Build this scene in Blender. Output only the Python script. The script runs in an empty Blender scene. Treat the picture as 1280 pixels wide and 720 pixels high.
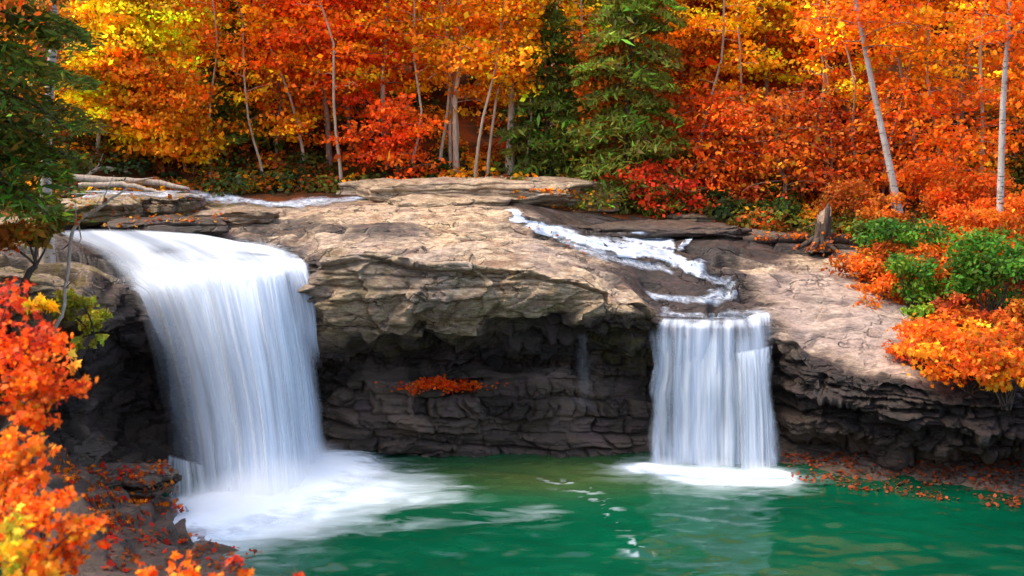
import bpy, math, random
import numpy as np
from mathutils import Vector
R = math.radians
rng = np.random.default_rng(7)
random.seed(7)
sc = bpy.context.scene
COL = sc.collection

# ------------------------------------------------------------------ camera
F = 1372.0; H = 7.2; PITCH = math.atan(230 / F)
CP, SP = math.cos(PITCH), math.sin(PITCH)
def P(px, py, Y):
    """world point at depth Y (metres in front of the camera) seen at photo pixel px,py"""
    a = (px - 640) / F; b = (360 - py) / F
    dx, dy, dz = a, CP + b * SP, -SP + b * CP
    t = Y / dy
    return np.array([dx * t, Y, H + dz * t])
def PZ(px, py, z):
    a = (px - 640) / F; b = (360 - py) / F
    dx, dy, dz = a, CP + b * SP, -SP + b * CP
    t = (z - H) / dz
    return np.array([dx * t, dy * t, z])
def project(V):
    x, y, z = V[:, 0], V[:, 1], V[:, 2] - H
    dep = y * CP - z * SP
    up = y * SP + z * CP
    return 640 + F * x / dep, 360 - F * up / dep

cam = bpy.data.cameras.new('camera'); camo = bpy.data.objects.new('camera', cam); COL.objects.link(camo)
cam.sensor_width = 36; cam.lens = 36 * F / 1280; cam.clip_end = 1000; cam.clip_start = 0.1
camo.location = (0, 0, H); camo.rotation_euler = (math.pi / 2 - PITCH, 0, 0)
sc.camera = camo
cam.dof.use_dof = True; cam.dof.focus_distance = 24; cam.dof.aperture_fstop = 1.6

# ------------------------------------------------------------------ noise
def _hash(ix, iy, iz, seed):
    h = (ix * 374761393 + iy * 668265263 + iz * 2147483647 + seed * 974634777) & 0xFFFFFFFF
    h = ((h ^ (h >> 13)) * 1274126177) & 0xFFFFFFFF
    h = ((h ^ (h >> 16)) * 2246822519) & 0xFFFFFFFF
    return ((h ^ (h >> 15)) & 0xFFFFFF) / float(0xFFFFFF)
def vnoise(p, seed=0):
    p = np.asarray(p, float)
    i = np.floor(p).astype(np.int64); f = p - i; f = f * f * (3 - 2 * f)
    o = 0
    for dx in (0, 1):
        wx = f[..., 0] if dx else 1 - f[..., 0]
        for dy in (0, 1):
            wy = f[..., 1] if dy else 1 - f[..., 1]
            for dz in (0, 1):
                wz = f[..., 2] if dz else 1 - f[..., 2]
                o = o + wx * wy * wz * _hash(i[..., 0] + dx, i[..., 1] + dy, i[..., 2] + dz, seed)
    return o * 2 - 1
def fbm(p, oct=4, seed=0):
    a, s, o = 1.0, 1.0, 0
    p = np.asarray(p, float)
    for k in range(oct):
        o = o + a * vnoise(p * s + 17.3 * k, seed + k); a *= .5; s *= 2.03
    return o
def sstep(a, b, x):
    t = np.clip((x - a) / (b - a), 0, 1); return t * t * (3 - 2 * t)
def hash1(i, j, seed):
    return _hash(np.asarray(i, np.int64), np.asarray(j, np.int64), np.zeros_like(np.asarray(i, np.int64)), seed)

# ------------------------------------------------------------------ mesh + object helpers
def mesh_np(name, V, faces, mat=None, attrs=None, uv=None, smooth=True):
    """faces: list of (M,k) int arrays"""
    me = bpy.data.meshes.new(name)
    V = np.asarray(V, np.float32)
    faces = [np.asarray(f, np.int32) for f in faces if len(f)]
    me.vertices.add(len(V)); me.vertices.foreach_set('co', V.ravel())
    idx = np.concatenate([f.ravel() for f in faces])
    tot = np.concatenate([np.full(len(f), f.shape[1], np.int32) for f in faces])
    st = np.concatenate([[0], np.cumsum(tot)[:-1]]).astype(np.int32)
    me.loops.add(len(idx)); me.loops.foreach_set('vertex_index', idx)
    me.polygons.add(len(tot)); me.polygons.foreach_set('loop_start', st); me.polygons.foreach_set('loop_total', tot)
    if smooth: me.polygons.foreach_set('use_smooth', np.ones(len(tot), bool))
    for k, a in (attrs or {}).items():
        a = np.asarray(a, np.float32)
        if a.ndim == 1:
            at = me.attributes.new(k, 'FLOAT', 'POINT'); at.data.foreach_set('value', a)
        else:
            if a.shape[1] == 3: a = np.concatenate([a, np.ones((len(a), 1), np.float32)], 1)
            at = me.attributes.new(k, 'FLOAT_COLOR', 'POINT'); at.data.foreach_set('color', a.ravel())
    if uv is not None:
        l = me.uv_layers.new(name='UVMap'); l.data.foreach_set('uv', np.asarray(uv, np.float32)[idx].ravel())
    me.update(calc_edges=True)
    if mat: me.materials.append(mat)
    return me
def obj(name, me, parent=None, loc=(0, 0, 0)):
    o = bpy.data.objects.new(name, me); COL.objects.link(o); o.location = loc
    if parent: o.parent = parent
    return o
def tag(o, label=None, cat=None, group=None, kind=None):
    if label: o['label'] = label
    if cat: o['category'] = cat
    if group: o['group'] = group
    if kind: o['kind'] = kind
    return o
def empty(name, loc, label, cat, group=None):
    o = bpy.data.objects.new(name, None); COL.objects.link(o); o.location = [float(v) for v in loc]
    o.empty_display_size = .3
    return tag(o, label, cat, group)
def grid_faces(nu, nv):
    i = np.arange(nu * nv).reshape(nu, nv)
    return np.stack([i[:-1, :-1], i[1:, :-1], i[1:, 1:], i[:-1, 1:]], -1).reshape(-1, 4)
class MB:
    def __init__(s): s.V = []; s.F = []; s.n = 0
    def tube(s, pts, rad, n=7, cap=True):
        pts = np.asarray(pts, float); rad = np.asarray(rad, float)
        T = np.gradient(pts, axis=0); T /= np.linalg.norm(T, axis=1, keepdims=True) + 1e-9
        up = np.where(np.abs(T[:, 2:3]) > .9, np.array([[1., 0, 0]]), np.array([[0, 0, 1.]]))
        if abs(T[:, 2]).mean() > .7: up = np.tile(np.array([[1., 0, 0]]), (len(pts), 1))
        A = np.cross(T, up); A /= np.linalg.norm(A, axis=1, keepdims=True) + 1e-9
        B = np.cross(T, A)
        a = np.linspace(0, 2 * np.pi, n, endpoint=False)
        V = pts[:, None] + rad[:, None, None] * (np.cos(a)[None, :, None] * A[:, None] + np.sin(a)[None, :, None] * B[:, None])
        m = len(pts); i = np.arange(m * n).reshape(m, n); j = np.roll(i, -1, 1)
        q = np.stack([i[:-1], j[:-1], j[1:], i[1:]], -1).reshape(-1, 4) + s.n
        s.V.append(V.reshape(-1, 3)); s.F.append(q); s.n += m * n
        if cap:
            s.V.append(pts[-1:] + T[-1:] * rad[-1] * .6); c = s.n; s.n += 1
            e = i[-1] + (c - m * n)
            s.F.append(np.stack([e, np.roll(e, -1), np.full(n, c), np.full(n, c)], -1))
        return s
    def mesh(s, name, mat, **k):
        F = np.concatenate(s.F); tri = F[:, 2] == F[:, 3]
        return mesh_np(name, np.concatenate(s.V), [F[~tri], F[tri][:, :3]], mat, **k)

# ------------------------------------------------------------------ materials
class NT:
    def __init__(s, name):
        s.m = bpy.data.materials.new(name); s.m.use_nodes = True
        s.t = s.m.node_tree; s.t.nodes.clear()
        s.out = s.n('ShaderNodeOutputMaterial')
    def n(s, typ, **k):
        x = s.t.nodes.new(typ)
        for a, v in k.items(): setattr(x, a, v)
        return x
    def l(s, a, b): s.t.links.new(a, b)
    def put(s, sock, v):
        if hasattr(v, 'is_output') or isinstance(v, bpy.types.NodeSocket): s.l(v, sock)
        elif isinstance(v, (tuple, list)) and len(v) == 3 and sock.type == 'RGBA': sock.default_value = (*v, 1)
        else: sock.default_value = v
    def attr(s, name): return s.n('ShaderNodeAttribute', attribute_name=name)
    def math(s, op, a, b=None, c=None, clamp=False):
        x = s.n('ShaderNodeMath', operation=op, use_clamp=clamp)
        s.put(x.inputs[0], a)
        if b is not None: s.put(x.inputs[1], b)
        if c is not None: s.put(x.inputs[2], c)
        return x.outputs[0]
    def mix(s, f, a, b, mode='MIX'):
        x = s.n('ShaderNodeMix', data_type='RGBA', blend_type=mode); x.clamp_factor = True
        s.put(x.inputs[0], f); s.put(x.inputs[6], a); s.put(x.inputs[7], b); return x.outputs[2]
    def ramp(s, f, stops, interp='LINEAR'):
        x = s.n('ShaderNodeValToRGB'); r = x.color_ramp; r.interpolation = interp
        while len(r.elements) < len(stops): r.elements.new(.5)
        for e, (p, c) in zip(r.elements, stops): e.position = p; e.color = (*c, 1) if len(c) == 3 else c
        s.put(x.inputs[0], f); return x.outputs[0]
    def noise(s, vec, scale, detail=4, rough=.55, dist=0.):
        x = s.n('ShaderNodeTexNoise'); x.inputs['Scale'].default_value = scale; x.inputs['Detail'].default_value = detail
        x.inputs['Roughness'].default_value = rough; x.inputs['Distortion'].default_value = dist
        if vec is not None: s.l(vec, x.inputs['Vector'])
        return x.outputs['Fac']
    def mapping(s, vec, sc_):
        x = s.n('ShaderNodeMapping'); x.inputs['Scale'].default_value = sc_; s.l(vec, x.inputs[0]); return x.outputs[0]
    def coord(s, k='Object'): return s.n('ShaderNodeTexCoord').outputs[k]
    def bump(s, h, st=.4, d=.05):
        x = s.n('ShaderNodeBump'); x.inputs['Strength'].default_value = st; x.inputs['Distance'].default_value = d
        s.l(h, x.inputs['Height']); return x.outputs[0]
    def pbsdf(s, col, rough=.8, spec=.3, normal=None, **k):
        x = s.n('ShaderNodeBsdfPrincipled')
        s.put(x.inputs['Base Color'], col); s.put(x.inputs['Roughness'], rough); x.inputs['Specular IOR Level'].default_value = spec
        if normal is not None: s.l(normal, x.inputs['Normal'])
        for a, v in k.items(): s.put(x.inputs[a], v)
        return x.outputs[0]
    def done(s, sh): s.l(sh, s.out.inputs[0]); return s.m

def mat_rock():
    t = NT('layered_sandstone'); g = t.n('ShaderNodeNewGeometry').outputs['Position']
    a = t.attr('zone'); sep = t.n('ShaderNodeSeparateColor'); t.l(a.outputs['Color'], sep.inputs[0])
    tan, moss, blk, wet = sep.outputs[0], sep.outputs[1], sep.outputs[2], a.outputs['Alpha']
    flat = t.mapping(g, (1, 1, 3.2))
    n1 = t.noise(flat, .9, 6, .6, .4); n2 = t.noise(flat, 5, 6, .65, .3); n3 = t.noise(t.mapping(g, (1, 1, 7)), 9, 5, .7)
    fine = t.noise(g, 40, 4, .7)
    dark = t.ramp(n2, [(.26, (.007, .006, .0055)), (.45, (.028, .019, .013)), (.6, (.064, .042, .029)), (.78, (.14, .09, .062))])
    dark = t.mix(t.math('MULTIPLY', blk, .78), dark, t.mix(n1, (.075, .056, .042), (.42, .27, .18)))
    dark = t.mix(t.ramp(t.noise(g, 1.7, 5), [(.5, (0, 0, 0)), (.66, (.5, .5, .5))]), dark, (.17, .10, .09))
    st = t.mapping(g, (1., 1.25, 4.)); s1 = t.noise(st, 1.3, 7, .62, .5); s2 = t.noise(st, 4.5, 6, .7, .3)
    tn = t.ramp(s2, [(.25, (.17, .095, .045)), (.40, (.42, .265, .14)), (.54, (.62, .43, .245)), (.74, (.78, .61, .40))])
    tn = t.mix(t.ramp(s1, [(.50, (0, 0, 0)), (.62, (.85, .85, .85))]), tn, t.mix(s2, (.14, .06, .025), (.46, .24, .12)))
    tn = t.mix(t.ramp(t.noise(g, .55, 4, .5), [(.5, (0, 0, 0)), (.7, (.6, .6, .6))]), tn, t.mix(s2, (.26, .19, .16), (.60, .47, .40)))
    tn = t.mix(t.ramp(fine, [(.5, (0, 0, 0)), (.7, (.55, .55, .55))]), tn, (.12, .075, .045))
    tn = t.mix(t.ramp(t.noise(st, 2.2, 6, .75), [(.57, (0, 0, 0)), (.66, (.8, .8, .8))]), tn, (.055, .036, .025))
    tn = t.mix(t.math('MULTIPLY', blk, .68), tn, t.mix(s2, (.20, .15, .13), (.58, .45, .39)))
    vo = t.n('ShaderNodeTexVoronoi', feature='DISTANCE_TO_EDGE'); vo.inputs['Scale'].default_value = 1.0
    dv_ = t.n('ShaderNodeVectorMath', operation='ADD'); nz_ = t.n('ShaderNodeTexNoise'); nz_.inputs['Scale'].default_value = 1.6; nz_.inputs['Detail'].default_value = 5; t.l(g, nz_.inputs['Vector'])
    t.l(t.mapping(g, (.42, .95, 1.6)), dv_.inputs[0]); t.l(nz_.outputs['Color'], dv_.inputs[1]); t.l(dv_.outputs[0], vo.inputs['Vector'])
    ck = t.math('MULTIPLY', t.ramp(vo.outputs['Distance'], [(.0, (1, 1, 1)), (.028, (0, 0, 0))]), t.ramp(t.noise(g, .9, 4), [(.42, (0, 0, 0)), (.55, (1, 1, 1))]))
    tn = t.mix(t.math('MULTIPLY', ck, .85), tn, (.045, .028, .018))
    tn = t.mix(t.ramp(t.noise(g, 16, 5, .75), [(.52, (0, 0, 0)), (.66, (.6, .6, .6))]), tn, (.17, .105, .06))
    tf = t.math('MULTIPLY_ADD', t.math('SUBTRACT', s2, .5), 1.5, tan, clamp=True)
    tf = t.math('MULTIPLY', tf, t.math('GREATER_THAN', tan, .02))
    c = t.mix(tf, dark, tn)
    mn = t.math('MULTIPLY', moss, t.ramp(t.noise(g, 3.5, 6, .7), [(.42, (0, 0, 0)), (.6, (1, 1, 1))]))
    c = t.mix(mn, c, t.mix(t.noise(g, 12, 3), (.05, .055, .008), (.26, .17, .02)))
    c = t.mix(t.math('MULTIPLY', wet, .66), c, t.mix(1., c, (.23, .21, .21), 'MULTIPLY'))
    rough = t.math('MULTIPLY_ADD', wet, -.5, .86)
    h = t.math('ADD', t.math('MULTIPLY', ck, -1.2), t.math('MULTIPLY', n3, .7)); h = t.math('ADD', h, t.math('ADD', t.math('MULTIPLY', n2, .8), t.math('MULTIPLY', fine, .35)))
    return t.done(t.pbsdf(c, rough, .35, t.bump(h, .8, .09)))
def mat_leaf():
    t = NT('leaf'); a = t.attr('leafcol').outputs['Color']
    c = t.mix(1., t.mix(1., a, t.n('ShaderNodeObjectInfo').outputs['Color'], 'MULTIPLY'), (1.04, 1.13, 1.2), 'MULTIPLY')
    d = t.pbsdf(c, .55, .18)
    tr = t.n('ShaderNodeBsdfTranslucent'); t.l(c, tr.inputs[0])
    m = t.n('ShaderNodeMixShader'); m.inputs[0].default_value = .52; t.l(d, m.inputs[1]); t.l(tr.outputs[0], m.inputs[2])
    return t.done(m.outputs[0])
def mat_bark(name, lo, hi, birch=False):
    t = NT(name); g = t.coord('Object')
    n = t.noise(t.mapping(g, (9, 9, 1.6)), 2.2, 6, .7); 
    c = t.mix(t.ramp(n, [(.32, (0, 0, 0)), (.68, (1, 1, 1))]), lo, hi)
    if birch:
        b = t.noise(t.mapping(g, (3, 3, 14)), 1.6, 4, .7)
        c = t.mix(t.ramp(b, [(.56, (0, 0, 0)), (.64, (1, 1, 1))]), c, (.035, .028, .022))
        c = t.mix(t.ramp(t.noise(g, 1.3, 3), [(.5, (0, 0, 0)), (.7, (.6, .6, .6))]), c, (.30, .20, .12))
    return t.done(t.pbsdf(c, .85, .2, t.bump(n, .5, .02)))
def mat_falls(name, streak, lo, hi, col=(.80, .86, .93)):
    t = NT(name); uv = t.coord('UV')
    n1 = t.noise(t.mapping(uv, (streak, .9, 1)), 1, 3, .55, .15); n2 = t.noise(t.mapping(uv, (streak * 4.2, 1.8, 1)), 1, 3, .6)
    n3 = t.noise(t.mapping(uv, (streak * .3, .5, 1)), 1, 2, .5)
    n = t.math('ADD', t.math('MULTIPLY', n1, .48), t.math('ADD', t.math('MULTIPLY', n2, .12), t.math('MULTIPLY', n3, .42)))
    s = t.ramp(n, [(.36, (lo,) * 3), (.64, (hi,) * 3)])
    al = t.math('MULTIPLY', t.attr('alpha').outputs['Fac'], s, clamp=True)
    c = t.mix(t.ramp(n1, [(.36, (0, 0, 0)), (.6, (1, 1, 1))]), (col[0] * .84, col[1] * .88, col[2] * .93), col)
    d = t.n('ShaderNodeBsdfDiffuse'); t.put(d.inputs[0], c)
    tl = t.n('ShaderNodeBsdfTranslucent'); t.put(tl.inputs[0], c)
    m = t.n('ShaderNodeMixShader'); m.inputs[0].default_value = .35; t.l(d.outputs[0], m.inputs[1]); t.l(tl.outputs[0], m.inputs[2])
    tp = t.n('ShaderNodeBsdfTransparent'); x = t.n('ShaderNodeMixShader'); t.l(al, x.inputs[0]); t.l(tp.outputs[0], x.inputs[1]); t.l(m.outputs[0], x.inputs[2])
    return t.done(x.outputs[0])
def mat_foam(name='foam'):
    t = NT(name); g = t.n('ShaderNodeNewGeometry').outputs['Position']
    n = t.noise(t.mapping(g, (1.1, 2.6, 1)), 1.6, 5, .6, .5)
    al = t.math('MULTIPLY_ADD', t.math('SUBTRACT', n, .5), 1.3, t.attr('alpha').outputs['Fac'])
    al = t.math('MULTIPLY', t.ramp(al, [(.22, (0, 0, 0)), (.85, (1, 1, 1))]), t.math('MINIMUM', t.math('MULTIPLY', t.attr('alpha').outputs['Fac'], 3), 1.))
    d = t.pbsdf((.84, .88, .93), .7, .2)
    tl = t.n('ShaderNodeBsdfTranslucent'); t.put(tl.inputs[0], (.84, .88, .93))
    m = t.n('ShaderNodeMixShader'); m.inputs[0].default_value = .25; t.l(d, m.inputs[1]); t.l(tl.outputs[0], m.inputs[2])
    tp = t.n('ShaderNodeBsdfTransparent'); x = t.n('ShaderNodeMixShader'); t.l(al, x.inputs[0]); t.l(tp.outputs[0], x.inputs[1]); t.l(m.outputs[0], x.inputs[2])
    return t.done(x.outputs[0])
def mat_pool():
    t = NT('pool_water'); g = t.n('ShaderNodeNewGeometry').outputs['Position']
    fo = t.attr('foam').outputs['Fac']
    n1 = t.noise(t.mapping(g, (.35, .8, 1)), 1, 4, .5, .6); n2 = t.noise(t.mapping(g, (.8, 2.4, 1)), 1, 5, .52, .8)
    c = t.mix(n1, (.0, .026, .011), (.001, .085, .034))
    c = t.mix(t.ramp(n2, [(.5, (0, 0, 0)), (.8, (.2, .2, .2))]), c, (.004, .14, .065))
    sx_ = t.n('ShaderNodeSeparateXYZ'); t.l(g, sx_.inputs[0])
    c = t.mix(t.math('MULTIPLY', t.math('MULTIPLY_ADD', sx_.outputs[0], .09, -.1, clamp=True), .7), c, (.0, .020, .011))
    sh = t.attr('olive_tint').outputs['Fac']
    c = t.mix(t.math('MULTIPLY', sh, t.math('MULTIPLY_ADD', n2, .8, .2)), c, (.085, .10, .02))
    f = t.math('MULTIPLY_ADD', t.math('SUBTRACT', n2, .5), 1.05, fo)
    f = t.math('MULTIPLY', t.ramp(f, [(.10, (0, 0, 0)), (.5, (.38, .38, .38)), (.95, (1, 1, 1))]), t.math('MINIMUM', t.math('MULTIPLY', fo, 4), 1.))
    c = t.mix(f, c, (.82, .88, .92))
    r = t.math('MULTIPLY_ADD', f, .45, .17)
    wv = t.math('ADD', t.noise(t.mapping(g, (1.0, 1.8, 1)), 1.4, 4, .5, .4), t.math('MULTIPLY', t.noise(t.mapping(g, (1, 1.6, 1)), 6, 3), .2))
    return t.done(t.pbsdf(c, r, .3, t.bump(wv, .14, .08)))
def mat_stream():
    t = NT('stream_water'); uv = t.coord('UV'); g = t.n('ShaderNodeNewGeometry').outputs['Position']
    n = t.noise(t.mapping(uv, (5, 1.6, 1)), 1, 6, .65, .5); n2 = t.noise(t.mapping(g, (1.4, .9, 2)), 5, 5, .7, .5); a = t.attr('alpha').outputs['Fac']
    m = t.math('ADD', t.math('MULTIPLY', n, .6), t.math('MULTIPLY', n2, .4))
    al = t.math('MULTIPLY_ADD', t.math('SUBTRACT', m, .5), 2.6, t.math('MULTIPLY', a, 1.15))
    al = t.math('MULTIPLY', t.ramp(al, [(.15, (0, 0, 0)), (.6, (.35, .35, .35)), (1.15 / 1.2, (.74, .74, .74))]), t.math('MINIMUM', t.math('MULTIPLY', a, 1.5), 1.))
    d = t.pbsdf(t.mix(t.ramp(n2, [(.36, (0, 0, 0)), (.64, (1, 1, 1))]), (.34, .40, .47), (.74, .78, .83)), .45, .4, t.bump(m, .4, .05))
    tp = t.n('ShaderNodeBsdfTransparent'); x = t.n('ShaderNodeMixShader'); t.l(al, x.inputs[0]); t.l(tp.outputs[0], x.inputs[1]); t.l(d, x.inputs[2])
    return t.done(x.outputs[0])
def mat_ground():
    t = NT('forest_floor'); g = t.n('ShaderNodeNewGeometry').outputs['Position']
    n = t.noise(g, .8, 5, .65); n2 = t.noise(g, 7, 5, .7)
    c = t.mix(n2, (.012, .010, .006), (.085, .035, .012))
    c = t.mix(t.ramp(n, [(.45, (0, 0, 0)), (.62, (1, 1, 1))]), c, t.mix(n2, (.04, .010, .004), (.30, .075, .012)))
    return t.done(t.pbsdf(c, .95, .1, t.bump(n2, .8, .08)))
M = dict(rock=mat_rock(), leaf=mat_leaf(), bark=mat_bark('grey_bark', (.10, .06, .035), (.36, .24, .16)),
         pale=mat_bark('pale_bark', (.28, .19, .11), (.58, .44, .30)), birch=mat_bark('birch_bark', (.30, .25, .20), (.56, .49, .41), True),
         dark=mat_bark('dark_bark', (.025, .016, .011), (.10, .065, .045)), wood=mat_bark('dead_wood', (.16, .11, .075), (.48, .37, .27)),
         falls=mat_falls('falling_water', 7, .28, 1.25, (.82,.87,.94)), veil=mat_falls('falling_water_veil', 11, -.40, .95, (.92,.95,.98)), curtain=mat_falls('curtain_water', 13, .15, 1.0, (.86,.90,.96)),
         foam=mat_foam(), pool=mat_pool(), stream=mat_stream(), ground=mat_ground())

# ------------------------------------------------------------------ rock ledge (one sheet: plateau, lip, overhang, cave, lower cliff)
#  each column: px, then 12 (py, depth) stations from the back of the plateau over the lip and down to the pool
COLS = [
 (-420, [(262,27),(330,20.5),(325,18.6),(335,17.4),(372,17.3),(412,17.6),(430,18.4),(515,18.8),(535,18.3),(558,18),(578,17.8),(640,17.4)]),
 (0,   [(262,28),(334,20.8),(325,18.6),(335,17.6),(372,17.5),(412,17.8),(430,18.6),(515,19),(535,18.5),(558,18.2),(578,18.0),(640,17.6)]),
 (70,  [(258,28.5),(336,21.4),(335,18.9),(342,17.9),(372,17.7),(412,17.9),(428,18.8),(520,19.3),(538,18.7),(560,18.4),(578,18.2),(640,17.8)]),
 (118, [(255,29),(340,21.9),(342,19.7),(350,18.5),(375,18.2),(412,18.4),(425,19.4),(530,20.0),(545,19.4),(562,19.0),(582,18.7),(650,18.2)]),
 (150, [(250,30),(334,22.8),(354,21.4),(375,20.5),(398,20.2),(418,20.2),(430,21.2),(540,21.4),(552,20.4),(575,19.9),(600,19.6),(660,19)]),
 (190, [(247,30.5),(322,23.4),(352,21.9),(376,21.3),(400,21.1),(430,21.4),(450,22.1),(540,22.2),(552,21.2),(590,20.6),(630,20.2),(690,19.3)]),
 (290, [(244,31),(312,23.9),(338,22.4),(356,21.7),(400,21.5),(440,21.8),(470,22.4),(530,22.4),(545,22),(570,21.8),(600,21.7),(660,21)]),
 (368, [(243,31.5),(312,24),(326,23),(338,22.6),(380,22.4),(430,22.6),(460,23),(520,23),(530,22.8),(555,22.6),(582,22.4),(640,21.6)]),
 (402, [(243,31.5),(288,25),(306,22.8),(320,21.8),(370,21.6),(430,22),(448,22.6),(500,22.8),(505,22.5),(540,22.35),(578,22.2),(640,21.4)]),
 (450, [(243,31.5),(280,25.8),(302,22.6),(318,21.4),(362,21.2),(418,21.5),(432,22.2),(462,22.5),(470,22.05),(530,21.95),(578,22),(640,21.3)]),
 (560, [(244,31.5),(275,26),(304,22.3),(324,21.2),(372,20.95),(426,21.3),(433,22.7),(458,22.9),(470,22.1),(530,21.95),(577,22),(640,21.3)]),
 (640, [(248,31),(278,25.8),(315,22.3),(336,21.3),(372,21.1),(405,21.3),(428,22.5),(460,22.9),(472,22.15),(530,22.0),(577,22),(640,21.3)]),
 (720, [(258,31),(298,25),(332,22.4),(350,21.5),(375,21.4),(398,21.5),(428,22.2),(462,22.6),(474,22.1),(530,22.0),(577,22),(640,21.3)]),
 (785, [(262,31.2),(312,25.2),(352,22.8),(374,21.7),(390,21.5),(420,21.7),(440,22.3),(480,22.8),(500,22.5),(535,22.2),(578,22),(640,21.3)]),
 (815, [(264,31.2),(328,24.6),(375,22.7),(402,21.9),(412,21.8),(430,22),(445,22.5),(490,22.7),(505,22.5),(540,22.3),(582,21.9),(640,21.2)]),
 (890, [(270,31),(335,24.5),(380,22.7),(404,21.95),(414,21.85),(430,22),(445,22.5),(490,22.7),(505,22.5),(540,22.3),(586,21.9),(640,21.2)]),
 (962, [(280,30),(342,24.6),(380,22.8),(404,22),(416,21.9),(440,22),(450,22.5),(500,22.7),(510,22.6),(545,22.5),(588,22.3),(640,21.4)]),
 (1000,[(286,29.6),(340,25),(385,22.8),(428,21.5),(450,21.2),(480,21.1),(490,21.4),(530,21.4),(540,21.6),(565,22.3),(580,22.8),(630,22.4)]),
 (1070,[(292,29),(345,25),(405,22.3),(455,20.9),(470,20.6),(505,20.5),(512,20.8),(540,20.8),(546,21.1),(560,22.2),(572,23),(620,22.8)]),
 (1140,[(290,28.6),(370,24),(432,21.7),(470,20.3),(485,20.1),(530,20),(537,20.3),(552,20.4),(556,20.8),(563,21.8),(570,22.8),(610,22.6)]),
 (1280,[(285,28),(400,22.5),(450,20.8),(492,19.6),(505,19.5),(550,19.4),(556,19.7),(562,19.9),(564,20.4),(568,21.6),(574,22.4),(610,22)]),
 (1500,[(270,27.5),(400,21.6),(450,20.0),(495,18.9),(508,18.8),(552,18.7),(558,19),(564,19.2),(568,19.8),(574,20.8),(580,21.6),(610,21.4)]),
 (1900,[(260,27),(400,21),(450,19.4),(495,18.3),(508,18.2),(552,18.1),(558,18.4),(564,18.6),(568,19.2),(574,20.2),(580,21),(610,21)]),
]
def interp_pchip(x, y, q):
    h = np.diff(x); d = np.diff(y) / h; m = np.zeros_like(y)
    for i in range(1, len(x) - 1):
        if d[i - 1] * d[i] > 0:
            w1, w2 = 2 * h[i] + h[i - 1], h[i] + 2 * h[i - 1]; m[i] = (w1 + w2) / (w1 / d[i - 1] + w2 / d[i])
    m[0], m[-1] = d[0], d[-1]
    k = np.clip(np.searchsorted(x, q, side='right') - 1, 0, len(x) - 2)
    t = (q - x[k]) / h[k]; t2, t3 = t * t, t ** 3
    return (2 * t3 - 3 * t2 + 1) * y[k] + (t3 - 2 * t2 + t) * h[k] * m[k] + (-2 * t3 + 3 * t2) * y[k + 1] + (t3 - t2) * h[k] * m[k + 1]
def smooth_axis(A, k, axis):
    pad = [(0, 0)] * A.ndim; pad[axis] = (k, k)
    B = np.pad(A, pad, mode='edge'); c = np.cumsum(np.insert(B, 0, 0, axis), axis)
    n = A.shape[axis]; sl = [slice(None)] * A.ndim; s2 = list(sl)
    sl[axis] = slice(2 * k + 1, 2 * k + 1 + n); s2[axis] = slice(0, n)
    return (c[tuple(sl)] - c[tuple(s2)]) / (2 * k + 1)
def strata(s, z, seed=3, lay=(.14, .46), length=(.5, 2.0)):
    """bedding: protrusion (0..1), distance to nearest crack, block brightness"""
    r = np.random.default_rng(seed)
    zb = np.concatenate([[-3], -3 + np.cumsum(r.uniform(lay[0], lay[1], 60))])
    k = np.clip(np.searchsorted(zb, z) - 1, 0, 59)
    lo, hi = zb[k], zb[np.minimum(k + 1, 60)]
    dz = np.minimum(z - lo, hi - z)
    L = r.uniform(length[0], length[1], 61)[k]; off = r.uniform(0, 5, 61)[k]
    b = np.floor(s / L + off); fr = (s / L + off) - b
    # irregular joints
    j = .25 + .5 * hash1(k, b, 11); b2 = np.where(fr > j, b * 2 + 1, b * 2)
    ds = np.minimum(np.minimum(fr, 1 - fr), np.abs(fr - j)) * L
    pr = hash1(k, b2, 5) * .5 + r.uniform(0, 1, 61)[k] * .5
    return pr, np.minimum(dz, ds), hash1(k, b2, 23), dz
def inpoly(px, py, poly):
    poly = np.asarray(poly, float); ins = np.zeros(px.shape, bool); j = len(poly) - 1
    for i in range(len(poly)):
        xi, yi = poly[i]; xj, yj = poly[j]
        c = ((yi > py) != (yj > py)) & (px < (xj - xi) * (py - yi) / (yj - yi + 1e-9) + xi)
        ins ^= c; j = i
    return ins

def facets(x, z, sx_, sz_, seed, tilt=1.):
    """angular broken rock: each irregular cell is a tilted plane; returns offset, distance to the cell border, cell tone"""
    a, b = x / sx_, z / sz_; ia, ib = np.floor(a).astype(np.int64), np.floor(b).astype(np.int64)
    d1 = np.full(x.shape, 1e9); d2 = d1.copy(); off = np.zeros(x.shape); tone = np.zeros(x.shape)
    for i in (-1, 0, 1):
        for j in (-1, 0, 1):
            ca, cb = ia + i, ib + j; r_ = [hash1(ca, cb, seed + k) for k in range(6)]
            da, db = a - (ca + r_[0]), b - (cb + r_[1]); d = np.hypot(da, db)
            o_ = (r_[2] - .5) + tilt * ((r_[3] - .5) * da * 1.6 + (r_[4] - .65) * db * 1.6)
            new = d < d1
            d2 = np.where(new, d1, np.minimum(d2, d)); d1 = np.where(new, d, d1); off = np.where(new, o_, off); tone = np.where(new, r_[5], tone)
    return off, (d2 - d1) * min(sx_, sz_), tone

NSEG = [150, 130, 50, 46, 44, 30, 44, 20, 44, 40, 8]
NU = 1000
pxs = np.array([c[0] for c in COLS], float)
St = np.array([[P(px, py, d) for py, d in rows] for px, rows in COLS])          # (ncol,12,3)
uq = np.interp(np.linspace(0, 1, NU), [0, .06, .94, 1], [-420, -60, 1340, 1900])
G0 = np.zeros((NU, 12, 3))
for r_ in range(12):
    for c_ in range(3): G0[:, r_, c_] = interp_pchip(pxs, St[:, r_, c_], uq)
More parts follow.
